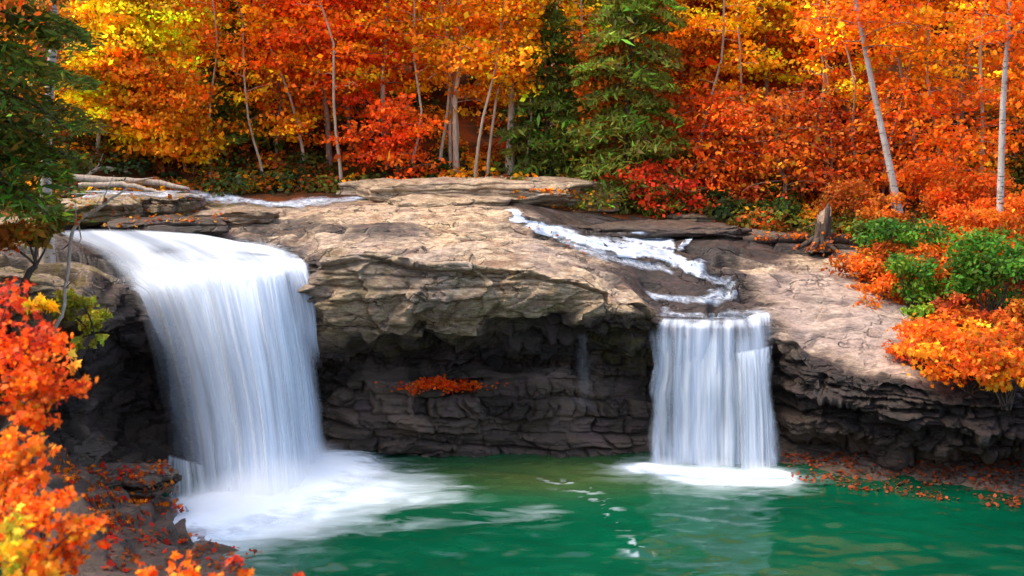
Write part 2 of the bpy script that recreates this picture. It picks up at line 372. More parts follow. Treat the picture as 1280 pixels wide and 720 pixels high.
# wobble of stations along the cliff so edges are never ruled lines
wob = np.array([0, .25, .22, .18, .16, .16, .22, .2, .14, .14, .1, 0])
wn = np.stack([fbm(np.stack([G0[:, r_, 0] * .9, np.full(NU, r_ * 3.1), np.zeros(NU)], -1), 4, 40 + r_) for r_ in range(12)], 1)
zn = np.stack([fbm(np.stack([G0[:, r_, 0] * 1.1, np.full(NU, r_ * 5.7), np.ones(NU)], -1), 4, 60 + r_) for r_ in range(12)], 1)
G0[:, :, 1] += wn * wob
G0[:, 3:11, 2] += (zn * .10)[:, 3:11]
rows_t = np.concatenate([[i + k / n for k in range(n)] for i, n in enumerate(NSEG)] + [[11.0]])
NV = len(rows_t); ki = np.minimum(rows_t.astype(int), 10); fr = (rows_t - ki)[None, :, None]
G1 = G0[:, ki] * (1 - fr) + G0[:, ki + 1] * fr
for _ in range(2): G1 = smooth_axis(G1, 4, 1)
G1 = smooth_axis(G1, 3, 0)
du = np.gradient(G1, axis=0); dv = np.gradient(G1, axis=1)
Nn = np.cross(dv, du); Nn /= np.linalg.norm(Nn, axis=2, keepdims=True) + 1e-9
if Nn[NU // 2, 80, 2] < 0: Nn = -Nn
X, Y, Z = G1[..., 0], G1[..., 1], G1[..., 2]
pos3 = G1
wz = Z + .16 * fbm(np.stack([X * .35, Y * .35, Z * .5], -1), 3, 5) + .04 * X * .4
ws = X + .25 * Y + .22 * fbm(np.stack([X, Y, Z * 2.], -1), 3, 9)
pr, dc, blk, dzc = strata(ws, wz)
pr2, dc2, blk2, _ = strata(ws * 1.0 + 31, wz * 1.0 + .37, 8, (.05, .14), (.25, .9))
face = 1 - sstep(.45, .8, Nn[..., 2]); top = sstep(.55, .9, Nn[..., 2])
vt = np.broadcast_to(rows_t[None], X.shape)
crack = np.exp(-(dc / .035) ** 2)
ppx, ppy = project(G1.reshape(-1, 3)); ppx = ppx.reshape(X.shape); ppy = ppy.reshape(X.shape)
# front of the big overhanging block is massive, not bedded
wpx = ppx + 30 * fbm(pos3 * np.array([.8, 2.2, 2.]), 5, 70); wpy = ppy + 11 * fbm(pos3 * np.array([.8, 2., 2.]), 5, 80)
blockface = inpoly(wpx, wpy, [(385,300),(560,310),(700,345),(812,375),(815,400),(730,402),(650,420),(580,440),(500,436),(440,440),(395,430)]).astype(float)
blockface = smooth_axis(smooth_axis(blockface, 5, 0), 5, 1)
fx = ws + .18 * fbm(pos3 * 2.1, 3, 17); fz = Z + .16 * fbm(pos3 * 1.9 + 9, 3, 18)
fo1, fd1, ft1 = facets(fx + .6 * fz, fz, 1.5, 1.1, 41); fo2, fd2, ft2 = facets(fx - .3 * fz, fz, .42, .30, 51)
fo3, fd3, ft3 = facets(fx, fz, 1.3, .42, 61)
loose = sstep(-.1, .35, fbm(pos3 * .55, 3, 19))
amp = face * (1 - .85 * blockface)
cm = .35 + .65 * sstep(-.25, .3, fbm(pos3 * 1.1, 3, 20))
thin_ = sstep(965, 1010, ppx)
lowr = sstep(6.6, 7.6, vt)
disp = amp * ((pr - .5) * (.46 + .22 * lowr - .18 * loose) + (pr2 - .5) * (.10 + .14 * thin_) - (.14 + .06 * lowr) * crack * cm - .03 * cm * np.exp(-(dc2 / .02) ** 2))
disp += amp * (loose * (.26 * fo3 - .10 * np.exp(-(fd3 / .03) ** 2)) + .10 * fo2)
disp += face * (.06 * fbm(pos3 * 3.2, 4, 14) + .10 * fbm(pos3 * .8, 3, 13) * (1 - blockface))
fo4, fd4, ft4 = facets(ws - .5 * Z, Z, .75, .5, 71)
disp += face * blockface * (.42 * fo1 + .17 * fo4 - .03 * np.exp(-(fd1 / .03) ** 2) + .14 * (pr - .5) - .05 * cm * np.exp(-(dzc / .03) ** 2) + .12 * fbm(pos3 * .8, 3, 15) + .05 * np.abs(fbm(pos3 * np.array([1.5, 1.5, 4]), 4, 12)))
blk = np.clip(np.where(blockface > .5, .3 * ft1 + .5 * ft4, (1 - .5 * loose) * blk + .5 * loose * ft3), 0, 1)
center = sstep(385, 420, ppx) * sstep(830, 790, ppx)
disp += center * face * (.20 * (1 - sstep(3.10, 3.28, vt)) * sstep(2.4, 2.8, vt) - .12 * np.exp(-((vt - 3.34 - .1 * fbm(pos3 * .9, 3, 11)) / .05) ** 2))
nh = Nn.copy(); nh[..., 2] *= np.where(nh[..., 2] < -.5, .9, .25); nh /= np.linalg.norm(nh, axis=2, keepdims=True) + 1e-9
G2 = G1 + nh * disp[..., None]
# bedding steps on top
tr = fbm(np.stack([X * .20 + Y * .04, Y * .45, np.zeros_like(X)], -1), 5, 21) * .22 + .05 * fbm(np.stack([X * 1.3, Y * 1.6, np.zeros_like(X)], -1), 3, 27) + .115 * Y + .018 * X
q_ = tr * 6.0; sstp = np.floor(q_) + sstep(.86, .98, q_ % 1)
stepn = .45 + .9 * sstep(-.3, .35, fbm(np.stack([X * .35, Y * .3, np.zeros_like(X) + 2], -1), 3, 28))
steps = ((sstp / 6.0 - tr) * 1.7 + .10 * stepn * 0 - .07 * np.exp(-((q_ % 1 - .86) / .04) ** 2)) * stepn
tr2 = fbm(np.stack([X * .38, Y * 1.3, np.zeros_like(X) + 4], -1), 5, 22)
st2 = (np.floor(tr2 * 8) + sstep(.6, 1, (tr2 * 8) % 1)) / 8 * .16
edge0 = sstep(0, .8, vt)
slabm = smooth_axis(smooth_axis(inpoly(wpx, wpy, [(930,345),(1060,325),(1190,350),(1190,470),(1120,470),(1040,446),(985,430),(960,372)]).astype(float), 9, 0), 9, 1)
G2[..., 2] += top * edge0 * (1 - .6 * slabm) * (steps + st2 + .04 * fbm(pos3 * np.array([2.0, 5, 4]), 4, 24) - .10 * np.exp(-(fbm(np.stack([X * .25, Y * .9, 0 * X + 8], -1), 4, 29) / .035) ** 2))
dvn = np.cross(np.gradient(G2, axis=1), np.gradient(G2, axis=0)); dvn /= np.linalg.norm(dvn, axis=2, keepdims=True) + 1e-9
dvn *= np.sign(dvn[NU // 2, 30, 2])
# ---- colour zones (dry sandstone, moss, block tone, wet with painted face shade)
tan_top = inpoly(wpx, wpy, [(262,262),(450,246),(600,246),(640,276),(690,300),(750,328),(800,356),(815,380),(730,362),(560,330),(450,322),(395,322),(380,312),(270,292)])
tan_mid = inpoly(wpx, wpy, [(395,312),(560,322),(700,352),(800,378),(800,398),(720,398),(640,425),(580,438),(500,436),(440,440),(400,425)])
slab = inpoly(wpx, wpy, [(920,330),(1060,305),(1170,340),(1170,470),(1120,470),(1040,446),(985,430),(960,372)])
lich = inpoly(wpx, wpy, [(-60,250),(330,236),(420,246),(300,270),(250,282),(60,288),(-60,330)]) | inpoly(wpx, wpy, [(-60,325),(130,325),(140,420),(-60,420)])
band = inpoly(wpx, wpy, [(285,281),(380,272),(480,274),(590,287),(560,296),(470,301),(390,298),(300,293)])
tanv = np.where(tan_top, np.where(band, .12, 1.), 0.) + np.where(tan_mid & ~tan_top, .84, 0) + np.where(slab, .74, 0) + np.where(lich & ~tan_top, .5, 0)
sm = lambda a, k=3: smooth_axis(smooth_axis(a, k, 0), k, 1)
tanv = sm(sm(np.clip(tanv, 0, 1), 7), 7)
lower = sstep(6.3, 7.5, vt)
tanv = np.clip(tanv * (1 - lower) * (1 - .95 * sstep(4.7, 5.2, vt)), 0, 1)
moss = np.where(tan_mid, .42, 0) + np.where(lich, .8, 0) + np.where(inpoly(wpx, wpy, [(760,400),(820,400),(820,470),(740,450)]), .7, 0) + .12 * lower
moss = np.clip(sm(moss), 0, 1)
wet = 1 - np.clip(tanv * 1.4, 0, 1)  # wet rock; also puts the shade of cliff face and overhang into the colour
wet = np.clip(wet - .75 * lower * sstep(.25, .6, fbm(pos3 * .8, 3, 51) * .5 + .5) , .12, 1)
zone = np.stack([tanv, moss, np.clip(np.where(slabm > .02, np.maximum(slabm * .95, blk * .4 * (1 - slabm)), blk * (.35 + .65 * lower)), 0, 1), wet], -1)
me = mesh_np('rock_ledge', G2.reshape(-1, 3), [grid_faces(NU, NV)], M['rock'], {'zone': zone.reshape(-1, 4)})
# orientation check
ledge = tag(obj('rock_ledge', me), 'layered sandstone river ledge with undercut cliff', kind='structure')

# ------------------------------------------------------------------ forest hillside
xr0, yr0, zr0 = G2[:, 20, 0], G2[:, 20, 1], G2[:, 20, 2]
def hill_z(x, y):
    x = np.asarray(x, float); y = np.asarray(y, float)
    yb = np.interp(x, xr0, smooth_axis(yr0, 30, 0)); zb = np.interp(x, xr0, smooth_axis(zr0, 30, 0))
    t = y - yb
    s = np.where(t < 0, .30 * t, .12 * t + .30 * np.maximum(t - 1.5, 0) + .05 * np.maximum(t - 12, 0))
    n = fbm(np.stack([x * .16, y * .16, np.zeros_like(x)], -1), 4, 91)
    return zb + s + .04 + n * .55 * sstep(.5, 6, t) + .05 * fbm(np.stack([x * 1.2, y * 1.2, np.zeros_like(x)], -1), 3, 92)
gx = np.linspace(-75, 75, 300); 
gt = np.concatenate([np.linspace(0, 14, 90), np.linspace(14.4, 130, 110)])
GX, GT = np.meshgrid(gx, gt, indexing='ij'); GX = GX * (1 + GT / 90)
YB = np.interp(GX, xr0, smooth_axis(yr0, 30, 0)) - .9
GY = YB + GT
GV = np.stack([GX, GY, hill_z(GX, GY)], -1)
hill = tag(obj('hillside', mesh_np('hillside', GV.reshape(-1, 3), [grid_faces(*GX.shape)], M['ground'])), 'steep forest floor covered in fallen autumn leaves', kind='structure')

# ------------------------------------------------------------------ shores (terraced rock on the near side and below the cliff)
def shore_z(x, y):
    edge = np.interp(y, [8, 13, 15, 17.0, 18.2, 19.4, 21, 23], [1.5, -2.0, -2.9, -3.84, -4.7, -5.95, -6.6, -6.8])
    t = edge - x + .35 * fbm(np.stack([x * .8, y * .8, np.zeros_like(x)], -1), 3, 101)
    z = -.25 + .42 * t + .22 * np.maximum(t - 2.2, 0) + .9 * np.maximum(t - 5.5, 0)
    q = .26; w = fbm(np.stack([x * .5, y * .5, np.zeros_like(x)], -1), 3, 103) * .3
    zz = z + w; k = np.floor(zz / q); f = zz / q - k
    z = (k + sstep(.62, 1, f)) * q - w
    z = np.where(t < -.4, -.3 + .4 * (t + .4), z)
    return np.maximum(z, -1.5) + .05 * fbm(np.stack([x * 3, y * 3, np.zeros_like(x)], -1), 4, 105)
sx, sy = np.meshgrid(np.linspace(-15, 0.5, 420), np.linspace(11, 21.5, 300), indexing='ij')
sz = shore_z(sx, sy)
def zone_const(n, tan, moss, blk, wet, V=None):
    z = np.tile(np.array([[tan, moss, blk, wet]], float), (n, 1))
    if V is not None: z[:, 2] = np.clip(blk + .35 * fbm(V * .9, 3, 7), 0, 1)
    return z
V_ = np.stack([sx, sy, sz], -1).reshape(-1, 3)
shore1 = tag(obj('rocky_shore', mesh_np('rocky_shore', V_, [grid_faces(*sx.shape)], M['rock'], {'zone': zone_const(len(V_), .0, .1, .45, .38, V_)})), 'dark stepped rock shelf beside the pool', kind='structure')
def bank_z(x, y):
    xs = np.array([3.6, 5.3, 6.6, 9.05, 13, 20]); ys = np.array([21.6, 21.25, 20.6, 19.35, 17.6, 15.5])
    t = y - np.interp(x, xs, ys) + .25 * fbm(np.stack([x * .9, y * .9, np.zeros_like(x)], -1), 3, 111)
    z = -.08 + .26 * t
    q = .12; k = np.floor(z / q); f = z / q - k
    z = .5 * z + .5 * (k + sstep(.5, 1, f)) * q
    return np.clip(z, -1, .75) + .04 * fbm(np.stack([x * 4, y * 4, np.zeros_like(x)], -1), 4, 113)
bx, by = np.meshgrid(np.linspace(4.2, 20, 330), np.linspace(14, 24.5, 260), indexing='ij')
V_ = np.stack([bx, by, bank_z(bx, by)], -1).reshape(-1, 3)
shore2 = tag(obj('leafy_shore', mesh_np('leafy_shore', V_, [grid_faces(*bx.shape)], M['rock'], {'zone': zone_const(len(V_), .1, .1, .4, .55, V_)})), 'low shelf of dark rock under the cliff strewn with leaves', kind='structure')
nx, ny = np.meshgrid(np.linspace(-30, 30, 160), np.linspace(-14, 12.5, 120), indexing='ij')
nz = np.minimum(5.4, 5.4 - .55 * (ny - 0.5)) + np.where(nx < -4, .25 * (-4 - nx), 0) * sstep(12.5, 6, ny) + .12 * fbm(np.stack([nx * .7, ny * .7, 0 * nx], -1), 4, 121)
nz = np.minimum(nz, 5.45)
tag(obj('near_bank', mesh_np('near_bank', np.stack([nx, ny, nz], -1).reshape(-1, 3), [grid_faces(*nx.shape)], M['ground'])), 'leaf covered bank on the near side of the pool', kind='structure')

# ------------------------------------------------------------------ pool
qx, qy = np.meshgrid(np.linspace(-12, 16, 420), np.linspace(9, 24.5, 300), indexing='ij')
def seg_dist(x, y, pts):
    d = np.full(x.shape, 1e9)
    for (x0, y0), (x1, y1) in zip(pts[:-1], pts[1:]):
        vx, vy = x1 - x0, y1 - y0; t = np.clip(((x - x0) * vx + (y - y0) * vy) / (vx * vx + vy * vy), 0, 1)
        d = np.minimum(d, np.hypot(x - x0 - t * vx, (y - y0 - t * vy)))
    return d
zp = lambda px, py: tuple(PZ(px, py, 0)[:2])
nf = fbm(np.stack([qx * .8, qy * 1.6, 0 * qx], -1), 4, 131)
dl = seg_dist(qx, qy, [zp(262, 655), zp(330, 640), zp(400, 600)])
dl2 = seg_dist(qx, qy, [zp(270, 680), zp(380, 645), zp(480, 606)])
foam = np.maximum(1.3 * np.exp(-(dl / 1.25) ** 2), .55 * np.exp(-(dl2 / 1.1) ** 2)) + .22 * np.exp(-(seg_dist(qx, qy, [zp(430, 622), zp(550, 618)]) / .8) ** 2)
dr = seg_dist(qx, qy, [zp(806, 588), zp(890, 596), zp(972, 598)])
foam = np.maximum(foam, 1.15 * np.exp(-(dr / (.30 + .14 * nf)) ** 2) + .28 * np.exp(-(dr / 1.0) ** 2))
tl = seg_dist(qx, qy, [zp(690, 598), zp(735, 612), zp(770, 650), zp(800, 690)])
foam = np.maximum(foam, .36 * np.exp(-(tl / .30) ** 2) * sstep(.0, .45, fbm(np.stack([qx * 6, qy * 7, 0 * qx], -1), 4, 133)))
foam = np.maximum(foam, .22 * np.exp(-(seg_dist(qx, qy, [zp(470, 655), zp(680, 640)]) / .5) ** 2))
foam = np.clip(foam, 0, 1.3)
olive_tint = np.exp(-(np.hypot((qx - zp(690, 592)[0]) / 2.6, (qy - zp(690, 592)[1]) / 1.1)) ** 2)  # olive shallows and reflection, put into the water colour
qz = .035 * fbm(np.stack([qx * .9, qy * 1.5, 0 * qx], -1), 3, 135) + .02 * fbm(np.stack([qx * 2.5, qy * 4, 0 * qx], -1), 3, 136)
V_ = np.stack([qx, qy, qz], -1).reshape(-1, 3)
tag(obj('pool_water', mesh_np('pool_water', V_, [grid_faces(*qx.shape)], M['pool'], {'foam': foam.ravel(), 'olive_tint': olive_tint.ravel()})), 'emerald green plunge pool streaked with white foam', kind='structure')

# ------------------------------------------------------------------ ray helpers
bpy.context.view_layer.update()
def cast_px(px, py, only=None):
    a = (px - 640) / F; b = (360 - py) / F
    d = Vector((a, CP + b * SP, -SP + b * CP)).normalized()
    ok, loc, nrm, i, o, m = sc.ray_cast(bpy.context.view_layer.depsgraph, Vector((0, 0, H)), d)
    return (np.array(loc), np.array(nrm)) if ok else (None, None)
def down(x, y, z0=60):
    ok, loc, nrm, i, o, m = sc.ray_cast(bpy.context.view_layer.depsgraph, Vector((x, y, z0)), Vector((0, 0, -1)))
    return float(loc[2]) if ok else 0.

# ------------------------------------------------------------------ separate rocks
def rock(name, c, size, seed, zone, label, rotz=0, cat='rock', bed=.12, flat=.5, group=None):
    n = 46
    u = np.linspace(-1, 1, n); A, B = np.meshgrid(u, u, indexing='ij'); one = np.ones_like(A)
    sides = [(A, B, one), (B, A, -one), (one, A, B), (-one, B, A), (B, one, A), (A, -one, B)]
    V, Fc, k = [], [], 0
    for s_ in sides:
        p = np.stack(s_, -1).reshape(-1, 3)
        l = (np.abs(p) ** 5).sum(1, keepdims=True) ** (1 / 5)
        V.append(p / l); Fc.append(grid_faces(n, n) + k); k += n * n
    V = np.concatenate(V); D = V / np.linalg.norm(V, axis=1, keepdims=True)
    W = V * np.array(size) / 2
    W[:, :2] *= (1 + .22 * fbm(D[:, [0, 1, 1]] * 1.7, 3, seed))[:, None]
    pr, dc, bk, _ = strata(W[:, 0] + .3 * W[:, 1] + .1 * fbm(W, 2, seed), W[:, 2] * 1.0 + .05 * fbm(W * .8, 2, seed + 1), seed, (bed * .6, bed * 1.5), (.5, 1.6))
    hz = D.copy(); hz[:, 2] = 0
    W += hz * ((pr - .5) * .18 - .05 * np.exp(-(dc / .025) ** 2))[:, None]
    W += D * (.05 * fbm(W * 2.2, 4, seed + 5))[:, None] + np.array([0, 0, 1]) * (.06 * fbm(W * np.array([1, 1.6, .1]), 3, seed + 6))[:, None] * np.sign(D[:, 2:3])
    zc = np.tile(np.array([zone], float), (len(W), 1)); zc[:, 2] = np.clip(zone[2] * (.5 + bk), 0, 1)
    # weld the cube's shared borders
    key = np.round(V, 4); _, first, inv = np.unique(key, axis=0, return_index=True, return_inverse=True); inv = inv.ravel()
    me = mesh_np(name, W[first], [inv[np.concatenate(Fc)]], M['rock'], {'zone': zc[first]})
    o = obj(name, me, None, [float(v) for v in c]); o.rotation_euler[2] = rotz
    return tag(o, label, cat, group)
def rock_px(name, px, py, Y, wpx, hpx, depth, seed, zone, label, rotz=0., **k):
    c = P(px, py, Y); return rock(name, c, (wpx * Y / F, depth, hpx * Y / F * 1.15), seed, zone, label, rotz, **k)
rock_px('rock_slab', 600, 239, 31.0, 290, 28, 2.6, 11, (.95, .25, .3, .1), 'long pale layered sandstone slab at the foot of the forest behind the ledge', -.03)
rock_px('rock_slab', 562, 256, 29.6, 150, 19, 1.5, 12, (.9, .3, .3, .1), 'narrow tan slab lying just below the long pale layered slab', .04)
rock_px('rock_slab', 712, 250, 31.2, 110, 22, 2.0, 13, (.55, .7, .3, .2), 'mossy end slab under orange leaf litter above the small upper drop', .05)
rock_px('rock_slab', 215, 281, 25.6, 140, 15, 1.6, 14, (.02, .2, .3, .85), 'dark wet slab at the back of the wide waterfall lip', .03)
rock_px('boulder', 120, 262, 26.5, 110, 26, 1.8, 15, (.6, .8, .3, .2), 'lichen covered boulder under the bare pale branch', .1)
rock_px('boulder', 205, 257, 27.5, 80, 18, 1.6, 16, (.35, .5, .5, .3), 'brown boulder between the bare branch and the white rapids', -.2)
rock_px('rock_slab', 285, 268, 28, 120, 12, 1.6, 17, (.6, .3, .5, .3), 'thin brown slab edging the rapids behind the broad tan ledge', .0)
rock_px('boulder', 715, 287, 27.0, 75, 10, 1.0, 18, (.0, .1, .3, .9), 'black wet rock splitting the stream below the small upper drop', .1)
rock_px('rock_slab', 830, 287, 28.5, 190, 14, 1.4, 19, (.06, .1, .3, .85), 'dark wet slab across the stream above the small white spouts', .0)
rock_px('rock_slab', 950, 300, 28.6, 150, 13, 1.2, 20, (.15, .2, .4, .6), 'dark slab with fallen leaves running up to the old stump', .03)
rock_px('boulder', 862, 276, 30.2, 60, 14, 1.0, 26, (.2, .4, .5, .5), 'leaf flecked grey boulder beneath the crimson shrub', .3)
rock_px('rock_slab', 160, 600, 18.2, 120, 34, 1.0, 32, (.1, .15, .5, .3), 'leaf strewn slab stepping down towards the foaming pool', .2)
bpy.context.view_layer.update()

# ------------------------------------------------------------------ waterfalls
def curve_grid(cols, nu, nv):
    """cols: lists of (px,py,depth) from the head of the water to its foot -> (nu,nv,3), resampled by station"""
    C = np.array([[P(*p) for p in c] for c in cols]); m = C.shape[1]
    t = np.arange(m); tq = np.linspace(0, m - 1, nv); uqq = np.linspace(0, len(cols) - 1, nu)
    A = np.zeros((len(cols), nv, 3))
    for i in range(len(cols)):
        for k in range(3): A[i, :, k] = interp_pchip(t.astype(float), C[i, :, k], tq)
    for _ in range(2): A = smooth_axis(A, max(1, nv // 40), 1) if False else A
    Gd = np.zeros((nu, nv, 3)); ti = np.arange(len(cols)).astype(float)
    for j in range(nv):
        for k in range(3): Gd[:, j, k] = interp_pchip(ti, A[:, j, k], uqq)
    return Gd
def water_sheet(name, cols, mat, parent, nu=130, nv=130, fwd=0., ridge=.06, ef=(.05, .05), vf=(.02, .0), seed=0, alpha=1., uscale=1., lowthin=0., gaps=(), headthin=0.):
    Gd = curve_grid(cols, nu, nv)
    U, Vv = np.meshgrid(np.linspace(0, 1, nu), np.linspace(0, 1, nv), indexing='ij')
    rg = fbm(np.stack([U * 26, Vv * 1.2, 0 * U + seed], -1), 3, 200 + seed)
    Gd[..., 1] -= (fwd + ridge * rg) * sstep(.1, .5, Vv)
    Gd[..., 2] += .25 * fwd * sstep(.1, .5, Vv)
    wob_ = .05 * fbm(np.stack([U * 3 + seed, Vv * 3.5, 0 * U], -1), 4, 210 + seed)
    Gd[..., 0] += ((U - .5) * 2) ** 3 * .10 * fbm(np.stack([U * 2 + seed * 3.3, Vv * 4, 0 * U], -1), 4, 240 + seed)
    a = sstep(0, ef[0], U + wob_) * sstep(0, ef[1], 1 - U + wob_)
    if headthin: a = a * (1 - headthin * sstep(.46, .30, Vv) * (.75 + .5 * fbm(np.stack([U * 9, Vv * 7, 0 * U], -1), 4, 222)))
    if lowthin: a = a * (1 - lowthin * sstep(.3, .05, U) * sstep(.35, .75, Vv))
    for gu, gv, wu, wv_, st_ in gaps: a = a * (1 - st_ * np.exp(-((U + .04 * wob_ - gu) / wu) ** 2 - ((Vv - gv) / wv_) ** 2))
    if vf[0]: a = a * sstep(0, vf[0], Vv)
    if vf[1]: a = a * sstep(0, vf[1], 1 - Vv)
    me = mesh_np(name, Gd.reshape(-1, 3) - np.array(parent.location), [grid_faces(nu, nv)], mat, {'alpha': (a * alpha).ravel()}, uv=np.stack([U * uscale, Vv], -1).reshape(-1, 2))
    return obj(name, me, parent)
def mound(name, pts, rad, h, parent, mat, seed=0, ext=1.5, a=1.0):
    pts = np.array([PZ(px, py, 0)[:2] for px, py in pts]); lo, hi = pts.min(0) - rad * ext, pts.max(0) + rad * ext
    x, y = np.meshgrid(np.linspace(lo[0], hi[0], 110), np.linspace(lo[1], hi[1], 90), indexing='ij')
    d = seg_dist(x, y, [tuple(p) for p in pts]) / rad
    n = fbm(np.stack([x * .7, y * 1.2, 0 * x], -1), 3, 220 + seed)
    e = np.exp(-d ** 2 * 1.4)
    z = .06 + h * e * (1 + .35 * n)
    al = np.clip(a * (e * 1.5 - .2) + .1 * n, 0, 1.2) * sstep(ext, ext * .6, d)
    return obj(name, mesh_np(name, np.stack([x, y, z], -1).reshape(-1, 3) - np.array(parent.location), [grid_faces(*x.shape)], mat, {'alpha': al.ravel()}), parent)

def mat_mist():
    t = NT('spray_mist'); g = t.coord('Object')
    l = t.n('ShaderNodeVectorMath', operation='LENGTH'); t.l(g, l.inputs[0])
    dn = t.math('POWER', t.math('SUBTRACT', 1., l.outputs['Value'], clamp=True), 1.3)
    v = t.n('ShaderNodeVolumePrincipled'); t.put(v.inputs['Color'], (.995, .998, 1.)); v.inputs['Anisotropy'].default_value = .2
    t.put(v.inputs['Density'], t.math('MULTIPLY', dn, 2.4)); t.l(v.outputs[0], t.out.inputs['Volume']); return t.m
M['mist'] = mat_mist()
def mist(parent, puffs):
    """soft spray hanging over the foot of a fall"""
    a = np.linspace(0, 2 * np.pi, 25); b = np.linspace(0, np.pi, 13); A_, B_ = np.meshgrid(a, b, indexing='ij')
    V = np.stack([np.cos(A_) * np.sin(B_), np.sin(A_) * np.sin(B_), np.cos(B_)], -1).reshape(-1, 3); me = mesh_np('mist', V, [grid_faces(25, 13)[:, ::-1]], M['mist'])
    for px, py, h, r in puffs:
        c = PZ(px, py, 0) - np.array(parent.location); o = obj('mist', me, parent, [float(c[0]), float(c[1] - .1), .12]); o.scale = (r, r * .8, h * 1.3)
LF = [
 [(58,289,24.4),(100,317,22.8),(136,350,21.4),(174,368,20.7),(192,420,20.35),(214,520,20.0),(230,642,19.5)],
 [(112,286,24.6),(165,312,22.9),(198,338,21.5),(220,360,20.8),(244,430,20.3),(266,530,19.9),(280,652,19.2)],
 [(172,287,24.7),(225,308,23.1),(256,328,21.8),(279,348,21.1),(304,430,20.5),(322,530,20.1),(330,655,19.1)],
 [(240,291,24.7),(287,310,23.2),(312,328,22.0),(328,345,21.3),(348,430,20.8),(362,530,20.5),(372,640,19.6)],
 [(308,303,24.2),(335,315,23.2),(348,328,22.3),(358,342,21.8),(376,425,21.4),(388,525,21.1),(397,612,20.8)],
 [(352,311,23.2),(366,317,22.8),(374,323,22.5),(384,333,22.2),(400,415,21.8),(411,515,21.6),(420,585,22.0)],
]
wf = empty('waterfall', PZ(330, 620, 0), 'tall broad waterfall spilling over the ledge in a curving white sheet beside the orange maple', 'waterfall')
water_sheet('main_sheet', LF, M['falls'], wf, nu=170, nv=170, ridge=.10, ef=(.07, .10), vf=(.03, 0), seed=1, alpha=1.1, uscale=1.0, headthin=.42, lowthin=.8, gaps=[(.74, .22, .14, .025, .65), (.5, .30, .12, .03, .4), (.9, .33, .05, .05, .6), (.3, .2, .1, .03, .35), (.79, .55, .045, .10, .85), (.62, .9, .07, .16, .6), (.33, .8, .05, .22, .5), (.9, .75, .04, .2, .6), (.12, .62, .05, .12, .5)])
sub = lambda c, s: [(p[0] + s, p[1], p[2]) for p in c]
water_sheet('outer_veil', [c[1:] for c in LF], M['veil'], wf, nu=150, nv=120, fwd=.28, ridge=.14, ef=(.16, .12), vf=(.3, .08), seed=2, lowthin=.8)
water_sheet('outer_veil', [sub(c[2:], 4) for c in LF[1:5]], M['veil'], wf, nu=130, nv=110, fwd=.5, ridge=.14, ef=(.2, .2), vf=(.4, .12), seed=5)
water_sheet('side_strand', [[(352,322,22.3),(356,340,22.0),(366,390,21.7),(376,450,21.4)],[(366,320,22.2),(374,340,21.8),(388,395,21.5),(396,460,21.3)],[(380,322,22.0),(386,338,21.7),(398,400,21.5),(404,460,21.4)]], M['falls'], wf, nu=50, nv=70, fwd=.1, ridge=.05, ef=(.2, .2), vf=(.1, .3), seed=7)
water_sheet('lower_ramp', [[(206,566,20.2),(204,600,19.8),(200,640,19.3),(240,690,17.9)],[(232,574,20.0),(236,606,19.6),(240,648,19.0),(275,694,17.8)],[(262,582,19.9),(270,614,19.4),(280,655,18.9),(310,694,17.7)]], M['veil'], wf, nu=60, nv=60, ridge=.05, ef=(.1, .2), vf=(.04, .2), seed=8, alpha=.9)
mound('splash_foam', [(262, 652), (330, 636), (400, 592)], 1.35, .20, wf, M['foam'], 1, 2.2)
mist(wf, [(255, 648, .4, .85), (300, 645, .62, 1.1), (345, 630, .7, 1.15), (392, 602, .6, .95), (440, 608, .2, 1.0), (350, 662, .18, 1.3)])

RFb = [
 [(819,396,22.0),(813,409,21.7),(810,470,21.65),(807,530,21.55),(804,588,21.45)],
 [(850,397,22.0),(848,409,21.7),(846,470,21.6),(845,530,21.5),(845,592,21.4)],
 [(890,398,22.0),(889,410,21.7),(888,470,21.6),(888,530,21.5),(888,595,21.35)],
 [(925,397,22.0),(926,410,21.7),(928,470,21.6),(930,530,21.5),(931,597,21.35)],
 [(963,390,22.1),(966,405,21.75),(970,470,21.7),(973,530,21.6),(976,595,21.5)],
]
wr = empty('waterfall', PZ(890, 592, 0), 'short straight curtain waterfall falling between the dark cave and the pale slab', 'waterfall')
water_sheet('main_sheet', RFb, M['curtain'], wr, nu=140, nv=110, ridge=.07, ef=(.09, .09), vf=(.10, 0), seed=11, gaps=[(.2, .5, .03, .3, .7), (.47, .7, .03, .3, .6), (.72, .35, .03, .3, .7), (.36, .1, .06, .06, .7), (.58, .12, .04, .06, .6)])
water_sheet('outer_veil', [c[1:] for c in RFb], M['veil'], wr, nu=120, nv=90, fwd=.14, ridge=.05, ef=(.06, .06), vf=(.12, 0), seed=12)
water_sheet('stepped_veil', [[(918,440,21.4),(917,455,21.3),(917,520,21.2),(917,595,21.1)],[(940,436,21.4),(941,455,21.3),(944,520,21.2),(946,597,21.1)],[(962,430,21.5),(965,450,21.4),(969,520,21.3),(972,596,21.2)]], M['veil'], wr, nu=60, nv=60, ridge=.04, ef=(.2, .1), vf=(.08, 0), seed=14)
water_sheet('lip_splash', [[(925,404,22.2),(928,398,22.0),(930,408,21.7),(930,440,21.5)],[(945,398,22.2),(948,392,22.0),(950,402,21.7),(951,440,21.5)],[(962,396,22.3),(966,390,22.1),(969,402,21.8),(970,440,21.6)]], M['falls'], wr, nu=40, nv=40, ridge=.05, ef=(.35, .3), vf=(.25, .6), seed=15, alpha=.7)
if True: mound('splash_foam', [(806, 588), (850, 594), (890, 597), (930, 598), (972, 597)], .34, .05, wr, M['foam'], 3, 2.4, .8)
mist(wr, [(830, 590, .2, .5), (890, 594, .22, .55), (948, 595, .2, .5)])
